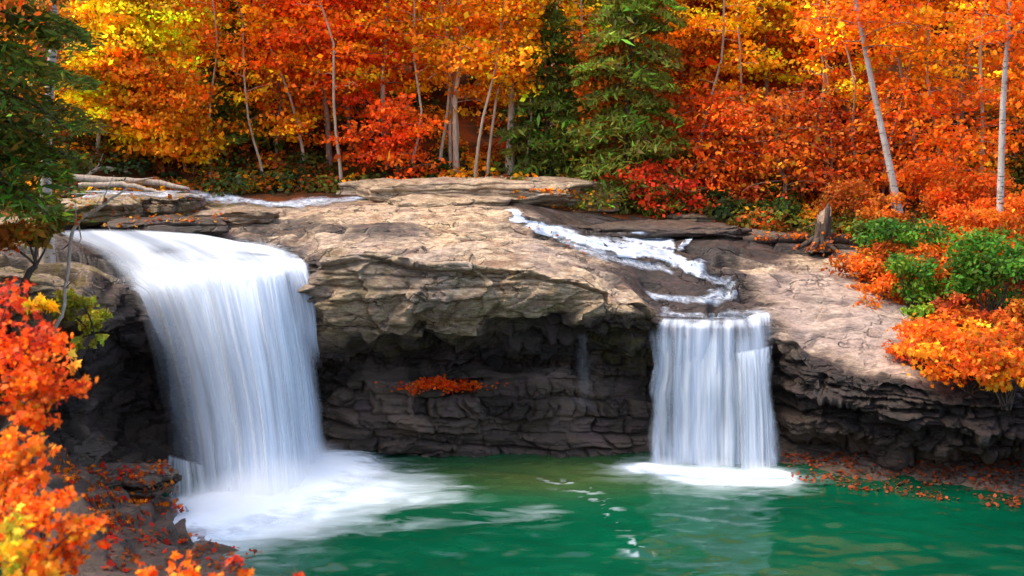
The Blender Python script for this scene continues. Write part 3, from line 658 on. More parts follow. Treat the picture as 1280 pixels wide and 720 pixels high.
tk = empty('trickle', PZ(728, 500, 1.4), 'thin trickle of water dripping from the overhang beside the curtain waterfall', 'trickle')
water_sheet('thread', [[(721,418,21.15),(720,440,21.1),(722,470,21.1),(721,498,21.1)],[(729,416,21.15),(729,440,21.1),(730,470,21.1),(731,500,21.1)],[(736,418,21.15),(737,440,21.1),(738,470,21.1),(740,500,21.1)]], M['veil'], tk, nu=24, nv=60, ridge=.02, ef=(.4, .4), vf=(.1, .25), seed=21, alpha=.15, uscale=.12)
water_sheet('drip_foot', [[(712,494,21.6),(710,502,21.5),(706,512,21.4)],[(730,494,21.5),(730,502,21.4),(730,514,21.3)],[(744,494,21.6),(747,502,21.5),(752,512,21.4)]], M['veil'], tk, nu=24, nv=30, ridge=.02, ef=(.4, .4), vf=(.3, .5), seed=22, alpha=.10, uscale=.12)

# upper streams draped over the rock
def drape(name, strip, label, seed, lift=.05, nu=40, a=1.0, nvm=9, kind='structure', cat=None):
    """strip: list of ((px,py) near-left edge, (px,py) other edge) along the flow"""
    S = np.array(strip, float); m = len(S); nv = m * nvm
    tq = np.linspace(0, m - 1, nv); E = np.zeros((2, nv, 2))
    for s_ in (0, 1):
        for k in (0, 1): E[s_, :, k] = interp_pchip(np.arange(m).astype(float), S[:, s_, k], tq)
    f = np.linspace(0, 1, nu)[:, None, None]; Q = E[0] * (1 - f) + E[1] * f
    Q[..., 1] += 1.2 * fbm(np.stack([Q[..., 0] * .06, Q[..., 1] * .1, 0 * Q[..., 0] + seed], -1), 3, 300)
    W = np.zeros((nu, nv, 3)); ok = np.ones((nu, nv), bool)
    last = P(S[0, 0, 0], S[0, 0, 1], 25)
    for i in range(nu):
        for j in range(nv):
            l, n = cast_px(*Q[i, j])
            if l is None: l = last; ok[i, j] = False
            W[i, j] = l; last = l
    W[..., 2] = smooth_axis(smooth_axis(W[..., 2], 2, 0), 2, 1); W[..., 1] = smooth_axis(smooth_axis(W[..., 1], 1, 0), 1, 1)
    W[..., 2] += lift
    U, Vv = np.meshgrid(np.linspace(0, 1, nu), np.linspace(0, 1, nv), indexing='ij')
    U0 = U.copy(); U = np.clip(.5 + (U - .5) * (.98 + .7 * fbm(np.stack([Vv * m * 1.6, U * 1.2 + seed, 0 * U], -1), 4, 311)), 0, 1)
    al = sstep(0, .42, U) * sstep(0, .42, 1 - U) * sstep(0, .10, Vv) * sstep(0, .10, 1 - Vv) * a * 1.0
    me = mesh_np(name, W.reshape(-1, 3), [grid_faces(nu, nv)], M['stream'], {'alpha': al.ravel()}, uv=np.stack([U0, Vv * m], -1).reshape(-1, 2))
    return tag(obj(name, me), label, cat, kind=kind)
drape('stream', [((222,240),(222,254)),((265,241),(265,256)),((310,245),(310,260)),((350,250),(345,266)),((395,250),(385,266))], 'white rapids at the edge of the forest behind the ledge', 1, a=.75)
drape('stream', [((320,255),(320,264)),((380,248),(380,262)),((430,246),(430,257)),((468,244),(468,252))], 'pale stretch of river in front of the forest', 2, a=.7)
drape('stream', [((85,233),(85,250)),((150,236),(150,250)),((225,238),(230,250))], 'grey stretch of river behind the boulders', 3, a=.6)
drape('stream', [((632,262),(654,262)),((636,268),(656,269)),((636,277),(662,276)),((640,284),(690,280))], 'small white drop beside the mossy slab', 4, a=1.0)
drape('stream', [((650,274),(648,286)),((676,278),(676,296)),((702,282),(704,306)),((742,290),(742,320)),((792,302),(792,326)),((832,310),(832,336)),((862,320),(860,346)),((894,334),(885,354))], 'white stream sliding down the dark wet rock', 5, a=1.05)
drape('stream', [((768,292),(790,318)),((800,292),(810,322)),((822,288),(832,322)),((850,300),(842,325))], 'white spouts over the dark slab', 6, a=1.0)
drape('stream', [((845,312),(850,318)),((858,300),(864,306)),((868,292),(872,296))], 'small white spout beside the stream', 7, a=.8)
drape('stream', [((800,362),(805,372)),((830,366),(835,384)),((870,368),(875,388)),((905,358),(912,386)),((925,356),(930,368))], 'broken white riffle above the curtain waterfall', 8, a=.62)
drape('stream', [((690,292),(690,304)),((730,304),(728,322)),((775,318),(772,334)),((820,328),(818,344)),((850,340),(846,352))], 'thin side run of the stream over dark wet rock', 12, a=.55)
drape('stream', [((880,336),(872,350)),((905,348),(896,362)),((925,352),(915,372))], 'last small step of the stream before the curtain waterfall', 13, a=.55)
drape('stream', [((815,384),(815,402)),((850,388),(850,403)),((890,390),(890,405)),((930,386),(930,404)),((966,384),(966,398))], 'smooth water running to the lip of the curtain waterfall', 9, a=.5)
drape('stream', [((60,286),(60,296)),((140,283),(140,303)),((220,284),(225,312)),((300,296),(300,318)),((375,308),(375,322))], 'shallow white water gathering above the broad waterfall', 10, a=.45)

# ------------------------------------------------------------------ leaves
def leaf_shape(kind):
    if kind == 'far': 
        v = [(0, -.5, 0), (.36, -.02, .06), (0, .5, 0), (-.36, .02, .06)]
    elif kind == 'oval':
        v = [(0, -.5, 0), (.22, -.2, .05), (.2, .15, .05), (0, .5, -.06), (-.2, .15, .05), (-.22, -.2, .05)]
    elif kind == 'needle':
        v = [(0, -.5, 0), (.13, -.1, .02), (0, .5, -.04), (-.13, -.1, .02)]
    else:
        v = [(0, -.5, 0), (.12, -.2, .02), (.42, -.32, .0), (.30, -.05, .05), (.52, .14, -.02), (.22, .16, .04), (.0, .56, -.04), (-.22, .16, .04), (-.52, .14, -.02), (-.30, -.05, .05), (-.42, -.32, 0), (-.12, -.2, .02)]
    return np.array(v)
def leaf_arrays(C, N, size, col, kind='far', dirs=None, seed=0):
    r = np.random.default_rng(seed); n = len(C); T = leaf_shape(kind); k = len(T)
    N = N / (np.linalg.norm(N, axis=1, keepdims=True) + 1e-9)
    d = r.normal(size=(n, 3)) if dirs is None else dirs
    A = np.cross(N, d); A /= np.linalg.norm(A, axis=1, keepdims=True) + 1e-9
    B = np.cross(N, A) * -1
    S = np.asarray(size)[:, None, None]
    V = C[:, None] + S * (T[None, :, 0:1] * A[:, None] + T[None, :, 1:2] * B[:, None] + T[None, :, 2:3] * N[:, None])
    f = np.arange(n * k).reshape(n, k)
    return V.reshape(-1, 3), f, np.repeat(col, k, 0)
def vary(n, r, hue=.28, val=.3, green=None):
    """per-leaf multiplicative colour change"""
    v = np.exp(r.normal(0, val, n)); h = np.exp(r.normal(0, hue, n))
    return np.stack([v * h ** -.15, v * h, v * np.clip(h, .6, 1.6)], 1)
LEAF = M['leaf']

YEL = (.95, .60, .014); GOLD = (.93, .43, .010); ORG = (.92, .31, .008); RORG = (.90, .19, .006); RED = (.66, .028, .010)
RUST = (.42, .085, .010); OLIVE = (.13, .12, .012); GRN = (.045, .12, .012); DKG = (.018, .045, .010); LIME = (.24, .27, .012); OCHRE = (.5, .2, .012); CRIM = (.5, .012, .012)

def build_tree(h, r, crown0, lean, trunk_r, nl, nleaf, ls, seed, spread=.34, vs=.15, profile='round', stems=1, kink=.15, kind='far'):
    """local-space trunk mesh builder and leaf arrays; lean = (dx,dy) of the top"""
    g = np.random.default_rng(seed); mb = MB(); lb = MB(); Cs = []; Ns = []; Vs = []
    for s_ in range(stems):
        off = np.array([0., 0, 0]) if s_ == 0 else np.array([*g.normal(0, .18, 2), 0])
        le = np.array(lean) + (g.normal(0, .5, 2) if s_ else 0)
        hh = h * (1 if s_ == 0 else g.uniform(.7, .95)); tr_ = trunk_r * (1 if s_ == 0 else .7)
        t = np.linspace(0, 1, 14)
        kx, ky = [np.interp(t, np.linspace(0, 1, 6), np.concatenate([[0], g.normal(0, kink, 4), [0]])) for _ in (0, 1)]
        T = np.stack([le[0] * t ** 1.05 + kx, le[1] * t + ky, hh * t], 1) + off; T[0, 2] -= .4
        rad = tr_ * (1 - .82 * t); rad[0] *= 1.5; rad[1] *= 1.1
        mb.tube(T, rad, 9)
        for i in range(nl // stems):
            u = crown0 / hh + (0.98 - crown0 / hh) * ((i + g.uniform(0, .8)) / (nl // stems))
            b = np.array([np.interp(u, t, T[:, k]) for k in range(3)])
            w = (u - crown0 / hh) / (1 - crown0 / hh)
            if profile == 'round': L = r * math.sqrt(max(.08, 1 - ((w - .38) / .68) ** 2))
            elif profile == 'low': L = r * math.sqrt(max(.08, 1 - ((w - .15) / .9) ** 2))
            elif profile == 'column': L = r * (1 - w) ** .3 * (.75 + .25 * min(1, w * 5)) + .1
            else: L = r * (1 - w) ** .8 + .12
            L *= g.uniform(.7, 1.12); az = i * 2.39996 + g.uniform(-.5, .5)
            el = g.uniform(.05, .55) if profile not in ('cone', 'column') else g.uniform(-.25, .05)
            q = np.linspace(0, 1, 5); hd = np.array([math.cos(az), math.sin(az), 0])
            droop = .22 if profile not in ('cone', 'column') else .25
            Lp = b + np.outer(q * L * math.cos(el), hd) + np.outer(q * L * math.sin(el) - droop * L * q ** 2, [0, 0, 1]) + g.normal(0, .05, (5, 3)) * q[:, None]
            br = max(.008, tr_ * (1 - .8 * u) * .38)
            lb.tube(Lp, br * .75 * (1 - .85 * q) + .004, 5)
            n = max(6, int(nleaf / nl * (L / r) * 1.75)); s = g.uniform(.18, 1.05, n) ** .8
            c = np.stack([np.interp(s, q, Lp[:, k]) for k in range(3)], 1)
            side = np.array([-hd[1], hd[0], 0])
            # sub-sprays: several flat clusters per limb
            ncl = max(3, int(L * 3)); cl = g.uniform(.2, 1.0, ncl); lat = g.normal(0, spread * L * .55, ncl) * (.4 + .6 * (1 - np.abs(cl - .55)))
            vz = g.normal(0, vs * 1.3, ncl) - .05 * np.abs(lat)
            a = g.integers(0, ncl, n)
            base = np.stack([np.interp(cl[a], q, Lp[:, k]) for k in range(3)], 1)
            cs = .16 * L + .06
            c2 = base + side * (lat[a] + g.normal(0, cs, n))[:, None] + hd * g.normal(0, cs, n)[:, None] + np.array([0, 0, 1]) * (vz[a] + g.normal(0, vs * .55, n))[:, None]
            if profile in ('cone', 'column'): c2 = c + side * (g.normal(0, .20 * L + .05, n))[:, None] + np.array([0, 0, 1]) * (g.normal(-.04, .05, n))[:, None]
            nrm = g.normal(0, .75, (n, 3)) + np.array([0, -.4, .6])
            Cs.append(c2); Ns.append(nrm)
            cv = np.exp(g.normal(0, .20, (ncl, 1)))[a] * np.stack([np.ones(n), np.exp(g.normal(0, .22, ncl))[a], np.ones(n)], 1) * math.exp(g.normal(0, .12))
            Vs.append(cv)
    C = np.concatenate(Cs); N = np.concatenate(Ns); V = np.concatenate(Vs) * vary(len(C), g)
    sz = ls * np.exp(g.normal(0, .34, len(C)))
    return (mb, lb), C, N, sz, V
def tree(name, label, px, d, h, r, col, crown0=1.0, lean=(0, 0), trunk_r=.08, nl=40, nleaf=11000, ls=.115, bark='bark', seed=0, group=None, cat='tree', profile='round', kind='far', stems=1, z=None, **k):
    x = (px - 640) / F * (d * CP + .3); y = d
    z = float(hill_z(x, y)) if z is None else z
    e = empty(name, (x, y, z), label, cat, group)
    (mb, lb), C, N, sz, V = build_tree(h, r, crown0, lean, trunk_r, nl, nleaf, ls, seed, profile=profile, stems=stems, **k)
    if stems > 1 or nl < 16: mb.V += lb.V; mb.F += [f_ + mb.n for f_ in lb.F]
    tk_ = obj('trunk', mb.mesh('trunk', M[bark]), e)
    if stems == 1 and nl >= 16: obj('limb', lb.mesh('limb', M['bark' if bark in ('birch', 'pale') else bark]), tk_)
    dirs = None
    Vv, f, c = leaf_arrays(C, N, sz, V, kind, dirs, seed)
    o = obj('crown', mesh_np('crown', Vv, [f], LEAF, {'leafcol': c}, smooth=False), e); o.color = (*col, 1)
    return e

AG = 'autumn trees at the front of the wood'
def lean_px(dx, d): return dx * d / F
sd = [100]
def T(name, label, px, d, h, r, col, **k):
    sd[0] += 7; col = (col[0], min(.62, col[1] * math.exp(np.random.default_rng(sd[0] + 1).normal(.06, .15))), col[2]) if col[0] > .4 else col; return tree(name, label, px, d, h, r, col, seed=sd[0], **k)
# trees along the front edge of the wood and just behind
T('maple_tree', 'slender pale trunked orange tree leaning beside the golden crown', 122, 31.5, 5.5, 1.35, ORG, crown0=.8, lean=(1.0, .3), trunk_r=.06, bark='pale')
T('maple_tree', 'tall golden yellow tree glowing above the driftwood log', 192, 32.2, 11, 2.3, (.97, .66, .016), crown0=2.5, nleaf=12000, trunk_r=.08)
T('maple_tree', 'small orange tree with thin trunk under the golden yellow crown', 203, 31.7, 3.4, 1.6, ORG, crown0=.7, trunk_r=.05, lean=(-.2, 0))
T('maple_tree', 'low bright orange sapling at the water edge under the golden crown', 240, 32.0, 2.2, 1.1, ORG, crown0=.2, trunk_r=.03, nl=20, nleaf=2200, profile='low')
T('maple_tree', 'rusty orange tree mixed with green between golden and scarlet crowns', 285, 35.5, 10, 2.2, (.86, .17, .008), crown0=1.2)
T('hemlock_tree', 'thin dark green hemlock showing between the golden and scarlet trees', 305, 33.4, 5.6, 1.15, (.12, .13, .014), crown0=.5, profile='cone', nl=40, nleaf=4200, kind='needle', ls=.26, bark='dark')
T('maple_tree', 'fiery scarlet maple with leaning grey trunk, reddest of the tall crowns', 412, 33.2, 10, 2.9, (.90, .10, .006), crown0=1.9, lean=(-1.6, .3), nleaf=9500, trunk_r=.085)
T('maple_tree', 'red orange maple whose slim trunk slants beside the fiery scarlet maple', 440, 34.2, 10, 2.3, (.90, .12, .006), crown0=2.0, lean=(-.8, .3), trunk_r=.08)
T('maple_tree', 'bushy orange maple low in front of the fiery scarlet crown', 346, 33, 4.8, 1.9, RORG, crown0=.7, trunk_r=.05, nleaf=5200)
T('poplar_tree', 'straight pale trunked orange tree rising behind the low red maple', 483, 33.2, 12, 1.8, ORG, crown0=2.4, lean=(-.4, .2), trunk_r=.085, bark='pale', nleaf=5200)
T('maple_tree', 'low blood red maple at the foot of the straight pale trunk', 490, 31.9, 2.5, 1.5, (.86, .10, .007), crown0=.5, trunk_r=.045, nl=22, nleaf=2000)
T('maple_tree', 'multi stemmed orange maple with pinkish bark behind the long slab', 571, 32.6, 10, 1.8, (.86, .21, .008), crown0=2.2, trunk_r=.085, stems=3, bark='pale', nleaf=5500)
T('poplar_tree', 'stout golden poplar with the thickest pale trunk behind the long slab', 637, 32.8, 12, 2.0, GOLD, crown0=2.3, trunk_r=.12, lean=(-.25, .2), bark='pale', nleaf=5200)
T('maple_tree', 'orange tree with a thin trunk leaning onto the stout golden poplar', 608, 32.5, 6.5, 1.3, ORG, crown0=2.4, lean=(1.2, .3), trunk_r=.05, bark='pale', nleaf=2600)
T('poplar_tree', 'tall poplar with yellowish bare trunk above the smaller hemlock', 694, 36.5, 13, 2.0, (.86, .24, .008), crown0=4.6, trunk_r=.13, bark='pale', nleaf=4000)
T('hemlock_tree', 'smaller dark green hemlock beneath the yellowish poplar trunk', 690, 32.6, 5.2, 1.5, (.13, .14, .015), crown0=.2, profile='cone', nl=64, nleaf=10000, kind='needle', ls=.20, bark='dark')
T('hemlock_tree', 'large green hemlock standing between orange and golden trees', 788, 31.8, 10, 2.1, (.17, .18, .018), crown0=.3, profile='cone', nl=100, nleaf=20000, kind='needle', ls=.21, bark='dark')
T('poplar_tree', 'yellow green tree top showing behind the large green hemlock', 742, 35.5, 9.5, 1.5, LIME, crown0=3.0, nleaf=4200)
T('maple_tree', 'orange and crimson maple low between the two hemlocks', 742, 32.2, 4.6, 1.1, (.62, .12, .008), crown0=1.0, nleaf=2600, trunk_r=.04)
T('maple_tree', 'golden amber maple beside the top of the large green hemlock', 850, 35.0, 11, 1.9, (.95, .50, .012), crown0=3.0, nleaf=6500)
T('maple_tree', 'vermilion tree top between the golden amber maple and the lemon gold crown', 905, 38, 13, 2.2, RORG, crown0=4)
T('maple_tree', 'lemon gold maple with a greenish lower fringe above the crimson thicket', 950, 34.5, 10, 2.3, (.95, .52, .014), crown0=2.4, nleaf=8000)
T('maple_tree', 'dark crimson maple spreading below the lemon gold crown', 890, 32.0, 3.0, 2.1, (.74, .09, .008), crown0=.5, nleaf=3000)
T('maple_tree', 'russet maple with dark gaps between the crimson maple and old stump', 975, 31.2, 3.2, 1.8, (.62, .11, .010), crown0=.5, nleaf=2200)
T('maple_tree', 'brown orange maple filling the gap under the golden amber crown', 850, 35.5, 6.0, 2.0, (.60, .13, .010), crown0=.4)
T('maple_tree', 'reddish copper maple filling the gap under the lemon gold crown', 935, 36.0, 6.5, 2.2, (.66, .10, .008), crown0=.4)
T('maple_tree', 'crimson leaved bush overhanging the rocks at the hemlock foot', 815, 30.6, 1.3, 1.2, (.70, .045, .010), crown0=.15, nl=18, nleaf=1100, trunk_r=.03, ls=.12)
T('maple_tree', 'red orange maple behind the upper part of the slanting birch', 1062, 34, 11, 2.5, (.90, .14, .006), crown0=1.0, nleaf=9000)
T('birch_tree', 'long slanting birch with white mottled bark above the green laurels', 1137, 27.6, 10, 1.7, RORG, crown0=4.9, lean=(-2.55, .3), trunk_r=.10, bark='birch', nleaf=3600, ls=.10, kink=.05)
T('birch_tree', 'thin brown trunked orange tree slanting beside the white mottled birch', 1160, 30, 10, 1.5, ORG, crown0=3.8, lean=(-2.3, .3), trunk_r=.07, nleaf=3600, kink=.08)
T('birch_tree', 'upright grey white birch standing alone over the russet shrubs', 1257, 25.6, 10, 1.6, (.84, .13, .006), crown0=5.0, lean=(-.35, .1), trunk_r=.095, bark='birch', nleaf=3600, ls=.10, kink=.04)
T('maple_tree', 'bright orange maple between the slanting and the upright birch', 1200, 33, 10, 2.4, ORG, crown0=.8, nleaf=8500)
T('maple_tree', 'scarlet orange maple behind the upright grey white birch', 1290, 31, 10, 2.3, RORG, crown0=.8, nleaf=8500)
T('maple_tree', 'rust coloured sapling behind the old stump', 1030, 31.2, 3.2, 1.4, (.52, .075, .01), crown0=.3, nleaf=1800, trunk_r=.04)
T('maple_tree', 'burnt orange sapling low under the slanting birch trunk', 1105, 30.4, 3.4, 1.5, (.72, .11, .008), crown0=.3, nleaf=2000, trunk_r=.04)
T('maple_tree', 'bushy flame orange sapling beneath the thin brown slanting trunk', 1195, 29.2, 3.6, 1.6, (.82, .13, .008), crown0=.3, nleaf=2100, trunk_r=.04)
T('maple_tree', 'orange tree on the far edge of the wood past the upright birch', 1390, 29, 9, 2.2, ORG, crown0=.6, nleaf=5000)
T('maple_tree', 'amber orange tree behind the pale leaning sapling near the hemlock', 60, 32.5, 9, 2.3, (.86, .25, .008), crown0=.6, nleaf=6500)
T('maple_tree', 'orange tree standing behind the shaded hemlock', -40, 31, 9, 2.3, ORG, crown0=.6, nleaf=5000)
for k, (px, d, ln) in enumerate([(150,31.9,.9),(236,32.3,-.5),(262,32.0,.3),(332,32.2,-.8),(384,32.6,-.9),(428,31.8,-.7),(508,32.4,.2),(546,32.8,.5),(592,32.2,.8),(655,32.4,-.3),(722,33.0,.1),(838,33.0,-.4),(868,32.4,.5),(928,32.6,-.3),(1000,31.6,.3),(1042,31.2,-.6),(1090,30.6,-.9),(1122,30.0,.2),(1184,29.8,-1.0),(1228,29.6,-.3)]):
    gg = np.random.default_rng(4000 + k)
    T('sapling', 'slender bare stemmed sapling with sparse orange leaves at the front of the wood', px, d, gg.uniform(7.5, 11), 1.0, [ORG, GOLD, RORG][k % 3], crown0=gg.uniform(2.2, 3.2), lean=(ln * 1.6, .2), trunk_r=gg.uniform(.035, .055), bark='pale', nl=14, nleaf=700, kink=.22, group='slender saplings at the front of the wood', cat='sapling')
# second row: crowns that show between and above the front trees
row2 = [(95,39,'gold leaved tree behind the amber orange one',GOLD),(165,41,'yellow crown directly behind the tall golden tree',YEL),(245,39,'saffron yellow tree top left of the rusty mixed tree'.replace(' left of',' beside'),(.90,.36,.01)),(310,40,'tangerine tree top behind the thin hemlock',(.86,.15,.006)),(370,41,'vermilion crown directly behind the fiery scarlet maple',(.9,.085,.006)),(455,40,'red orange crown above the straight pale trunk',(.90,.12,.006)),(520,39,'orange crown between straight pale trunk and multi stemmed maple',(.90,.17,.006)),(600,40,'deep gold crown behind the stout golden poplar',(.88,.27,.008)),(662,41,'orange crown behind the yellowish poplar trunk',ORG),(735,42,'deep red crown above the yellow green tree top',(.72,.05,.008)),(810,43,'yellow crown above the large green hemlock',YEL),(880,44,'orange red crown above the golden amber maple',RORG),(975,41,'amber crown behind the lemon gold maple',(.9,.32,.008)),(1040,41,'vermilion crown above the old stump',(.85,.11,.006)),(1110,40,'orange crown where the two slanting trunks meet the sky side',(.86,.17,.006)),(1180,41,'red crown between the slanting trunks and the upright birch',(.82,.08,.006)),(1250,40,'orange red crown above the upright birch',(.86,.13,.006)),(1330,39,'orange crown past the upright birch on the slope',ORG),(20,40,'orange crown behind the shaded hemlock tip',ORG)]
row2[14] = (1110,40,'orange crown behind the gap between the two slanting trunks',(.86,.17,.006))
for px, d, lb, c in row2:
    T('maple_tree', lb, px, d, 9.5, 2.5, c, crown0=.8, nleaf=7500, ls=.16, nl=34)

# far wood: one mass
def far_wood():
    g = np.random.default_rng(77); Vl, Fl, Cl = [], [], []; n0 = 0; mb = MB()
    zones = [(-400, ORG), (60, ORG), (120, YEL), (230, GOLD), (300, ORG), (380, RORG), (470, RORG), (560, ORG), (640, GOLD), (700, RORG), (760, ORG), (830, YEL), (900, RORG), (980, GOLD), (1050, ORG), (1150, RORG), (1300, RORG), (1700, ORG)]
    zx = np.array([q[0] for q in zones]); zc = np.array([q[1] for q in zones])
    for k in range(150):
        d = g.uniform(45, 88); px = g.uniform(-260, 1540); x = (px - 640) / F * d
        z = float(hill_z(x, d)); h = g.uniform(8, 12); r = g.uniform(2.0, 3.0)
        col = zc[np.argmin(np.abs(zx - px - g.normal(0, 45)))] * math.exp(g.normal(0, .12))
        ever = g.uniform() < .07
        if ever: col = np.array(DKG) * 1.6
        _, C, N, sz, V = build_tree(h, r, .8, g.normal(0, .5, 2), .1, 22, 2300, .30, 900 + k, profile='cone' if ever else 'round')
        v, f, c = leaf_arrays(C + np.array([x, d, z]), N, sz, V * col, 'far', None, k)
        Vl.append(v); Fl.append(f + n0); Cl.append(c); n0 += len(v)
    o = obj('far_wood', mesh_np('far_wood', np.concatenate(Vl), [np.concatenate(Fl)], LEAF, {'leafcol': np.concatenate(Cl)}, smooth=False))
    tag(o, 'mass of autumn foliage covering the upper slope', 'wood', kind='stuff')
far_wood()

# undergrowth between the trunks
def scatter_leaves(name, C, N, sz, col, label, kind='far', cat='leaves', seed=0):
    v, f, c = leaf_arrays(np.asarray(C), np.asarray(N), np.asarray(sz), np.asarray(col), kind, None, seed)
    return tag(obj(name, mesh_np(name, v, [f], LEAF, {'leafcol': c}, smooth=False)), label, cat, kind='stuff')
g = np.random.default_rng(5); Cs, Ns, Ss, Ks = [], [], [], []
for k in range(760):
    px = g.uniform(-150, 1420); x0 = (px - 640) / F * 33
    yb = float(np.interp(x0, xr0, yr0)); y = yb + (1.0 if x0 < -3.5 else .3) + 9 * g.uniform() ** 1.8; x = (px - 640) / F * y
    z = float(hill_z(x, y)); r = g.uniform(.35, .9); n = int(170 * r)
    a = g.uniform(); col = np.array((.035, .048, .010)) if a < .2 else np.array(OLIVE) * .9 if a < .54 else np.array(RUST) if a < .78 else np.array(ORG) * .8
    p = g.normal(0, 1, (n, 3)); p /= np.linalg.norm(p, axis=1, keepdims=True); p *= (g.uniform(.3, 1, n) ** .5)[:, None]; p[:, 2] = np.abs(p[:, 2]) * .75
    Cs.append(p * r + np.array([x, y, z])); Ns.append(p + g.normal(0, .6, (n, 3)) + np.array([0, 0, .5])); Ss.append(g.uniform(.10, .2, n)); Ks.append(col * vary(n, g) * math.exp(g.normal(0, .2)))
scatter_leaves('undergrowth', np.concatenate(Cs), np.concatenate(Ns), np.concatenate(Ss), np.concatenate(Ks), 'dark green and russet undergrowth on the forest floor', cat='undergrowth')

# ------------------------------------------------------------------ shrubs on the bank
def shrub(name, label, px, py, d, wpx, hpx, col, n, ls, seed, kind='oval', group=None, cat='shrub', stemcol='dark', col2=None, mix=.3, cl=14, ground=True, up=.5):
    """leafy shrub whose mass is centred on px,py; stems rise from the ground under it"""
    g = np.random.default_rng(seed); c = P(px, py, d); rx = wpx * d / F / 2; rz = hpx * d / F / 2; ry = rx * .8
    gz = min(c[2] - rz * .6, down(c[0], c[1], c[2] + .6)) if ground else c[2] - rz
    if gz < c[2] - rz - 1.2: gz = c[2] - rz - .4
    e = empty(name, (c[0], c[1], gz), label, cat, group)
    cc = g.normal(0, 1, (cl, 3)); cc /= np.linalg.norm(cc, axis=1, keepdims=True); cc *= (g.uniform(.1, 1.6, (cl, 1)) ** .6)
    cc = cc * np.array([rx, ry, rz]) * .8 + c
    mb = MB(); b0 = np.array([c[0], c[1], gz])
    for i in range(cl):
        m = (b0 + cc[i]) / 2 + g.normal(0, .12 * rx, 3); q = np.array([b0 + g.normal(0, .05, 3) * [1, 1, 0] - [0, 0, .1], m, cc[i]])
        mb.tube(q - b0, [.022, .014, .005], 5)
    wts = g.uniform(.25, 1.5, cl); a = g.choice(cl, n, p=wts / wts.sum()); cr = np.array([rx, ry, rz]) * .34
    p = g.normal(0, 1, (n, 3)); p /= np.linalg.norm(p, axis=1, keepdims=True) ; p *= (g.uniform(.1, 1, (n, 1)) ** .45) * np.exp(g.normal(0, .22, (n, 1)))
    p[:, 2] *= .75
    C = cc[a] + p * np.maximum(cr, .12) * (.6 + .55 * wts[a])[:, None] * 1.15 - b0
    N = p * .6 + g.normal(0, .55, (n, 3)) + np.array([0, -.2, up])
    cv = np.exp(g.normal(0, .22, (cl, 1)))[a] * vary(n, g, .24, .26)
    colr = np.tile(np.array(col), (n, 1))
    if col2 is not None:
        w = (g.uniform(0, 1, cl)[a] < mix) ^ (g.uniform(0, 1, n) < .15); colr[w] = col2
    v, f, k = leaf_arrays(C, N, ls * np.exp(g.normal(0, .2, n)), cv * colr, kind, None, seed)
    obj('stems', mb.mesh('stems', M[stemcol]), e).name = 'stem'
    obj('foliage', mesh_np('foliage', v, [f], LEAF, {'leafcol': k}, smooth=False), e)
    return e
# evergreen laurels
shrub('laurel_bush', 'bright green laurel bush at the foot of the slanting birch', 1135, 300, 25.0, 105, 62, (.11, .21, .014), 2400, .115, 41, col2=(.05, .14, .012), cat='bush')
shrub('laurel_bush', 'yellow green laurel bush hanging over the pale slab below the brighter one', 1140, 352, 23.4, 75, 70, (.15, .22, .014), 1500, .11, 42, col2=(.06, .15, .012), cat='bush')
shrub('laurel_bush', 'small lime laurel tuft at the edge of the pale slab', 1150, 395, 22.4, 50, 36, (.17, .23, .014), 700, .10, 43, cat='bush')
shrub('laurel_bush', 'large green laurel among the rust shrubs below the upright birch', 1240, 345, 22.6, 100, 110, (.10, .20, .014), 3400, .115, 44, col2=(.04, .13, .012), cat='bush')
shrub('laurel_bush', 'dark green laurel drooping behind the large green one', 1290, 310, 24.2, 80, 60, (.08, .16, .014), 1500, .115, 45, cat='bush')
shrub('laurel_bush', 'olive laurel seedling beside the old stump', 1085, 285, 27.6, 50, 40, (.13, .16, .012), 500, .14, 46, cat='bush')
shrub('rhododendron_bush', 'dark evergreen bush in the shade behind the dark slab', 985, 268, 29.8, 70, 40, (.03, .06, .010), 900, .15, 47, cat='bush')
shrub('rhododendron_bush', 'dark evergreen bush under the crimson leaved bush', 900, 262, 30.6, 90, 40, (.03, .05, .010), 900, .15, 48, cat='bush')
shrub('rhododendron_bush', 'olive bush at the end of the long pale slab under the large hemlock', 775, 250, 31.2, 60, 46, (.06, .075, .010), 900, .15, 49, cat='bush')
shrub('rhododendron_bush', 'olive green bush behind the long pale slab below the multi stemmed maple', 535, 216, 32.4, 70, 40, (.06, .085, .010), 800, .15, 50, cat='bush')
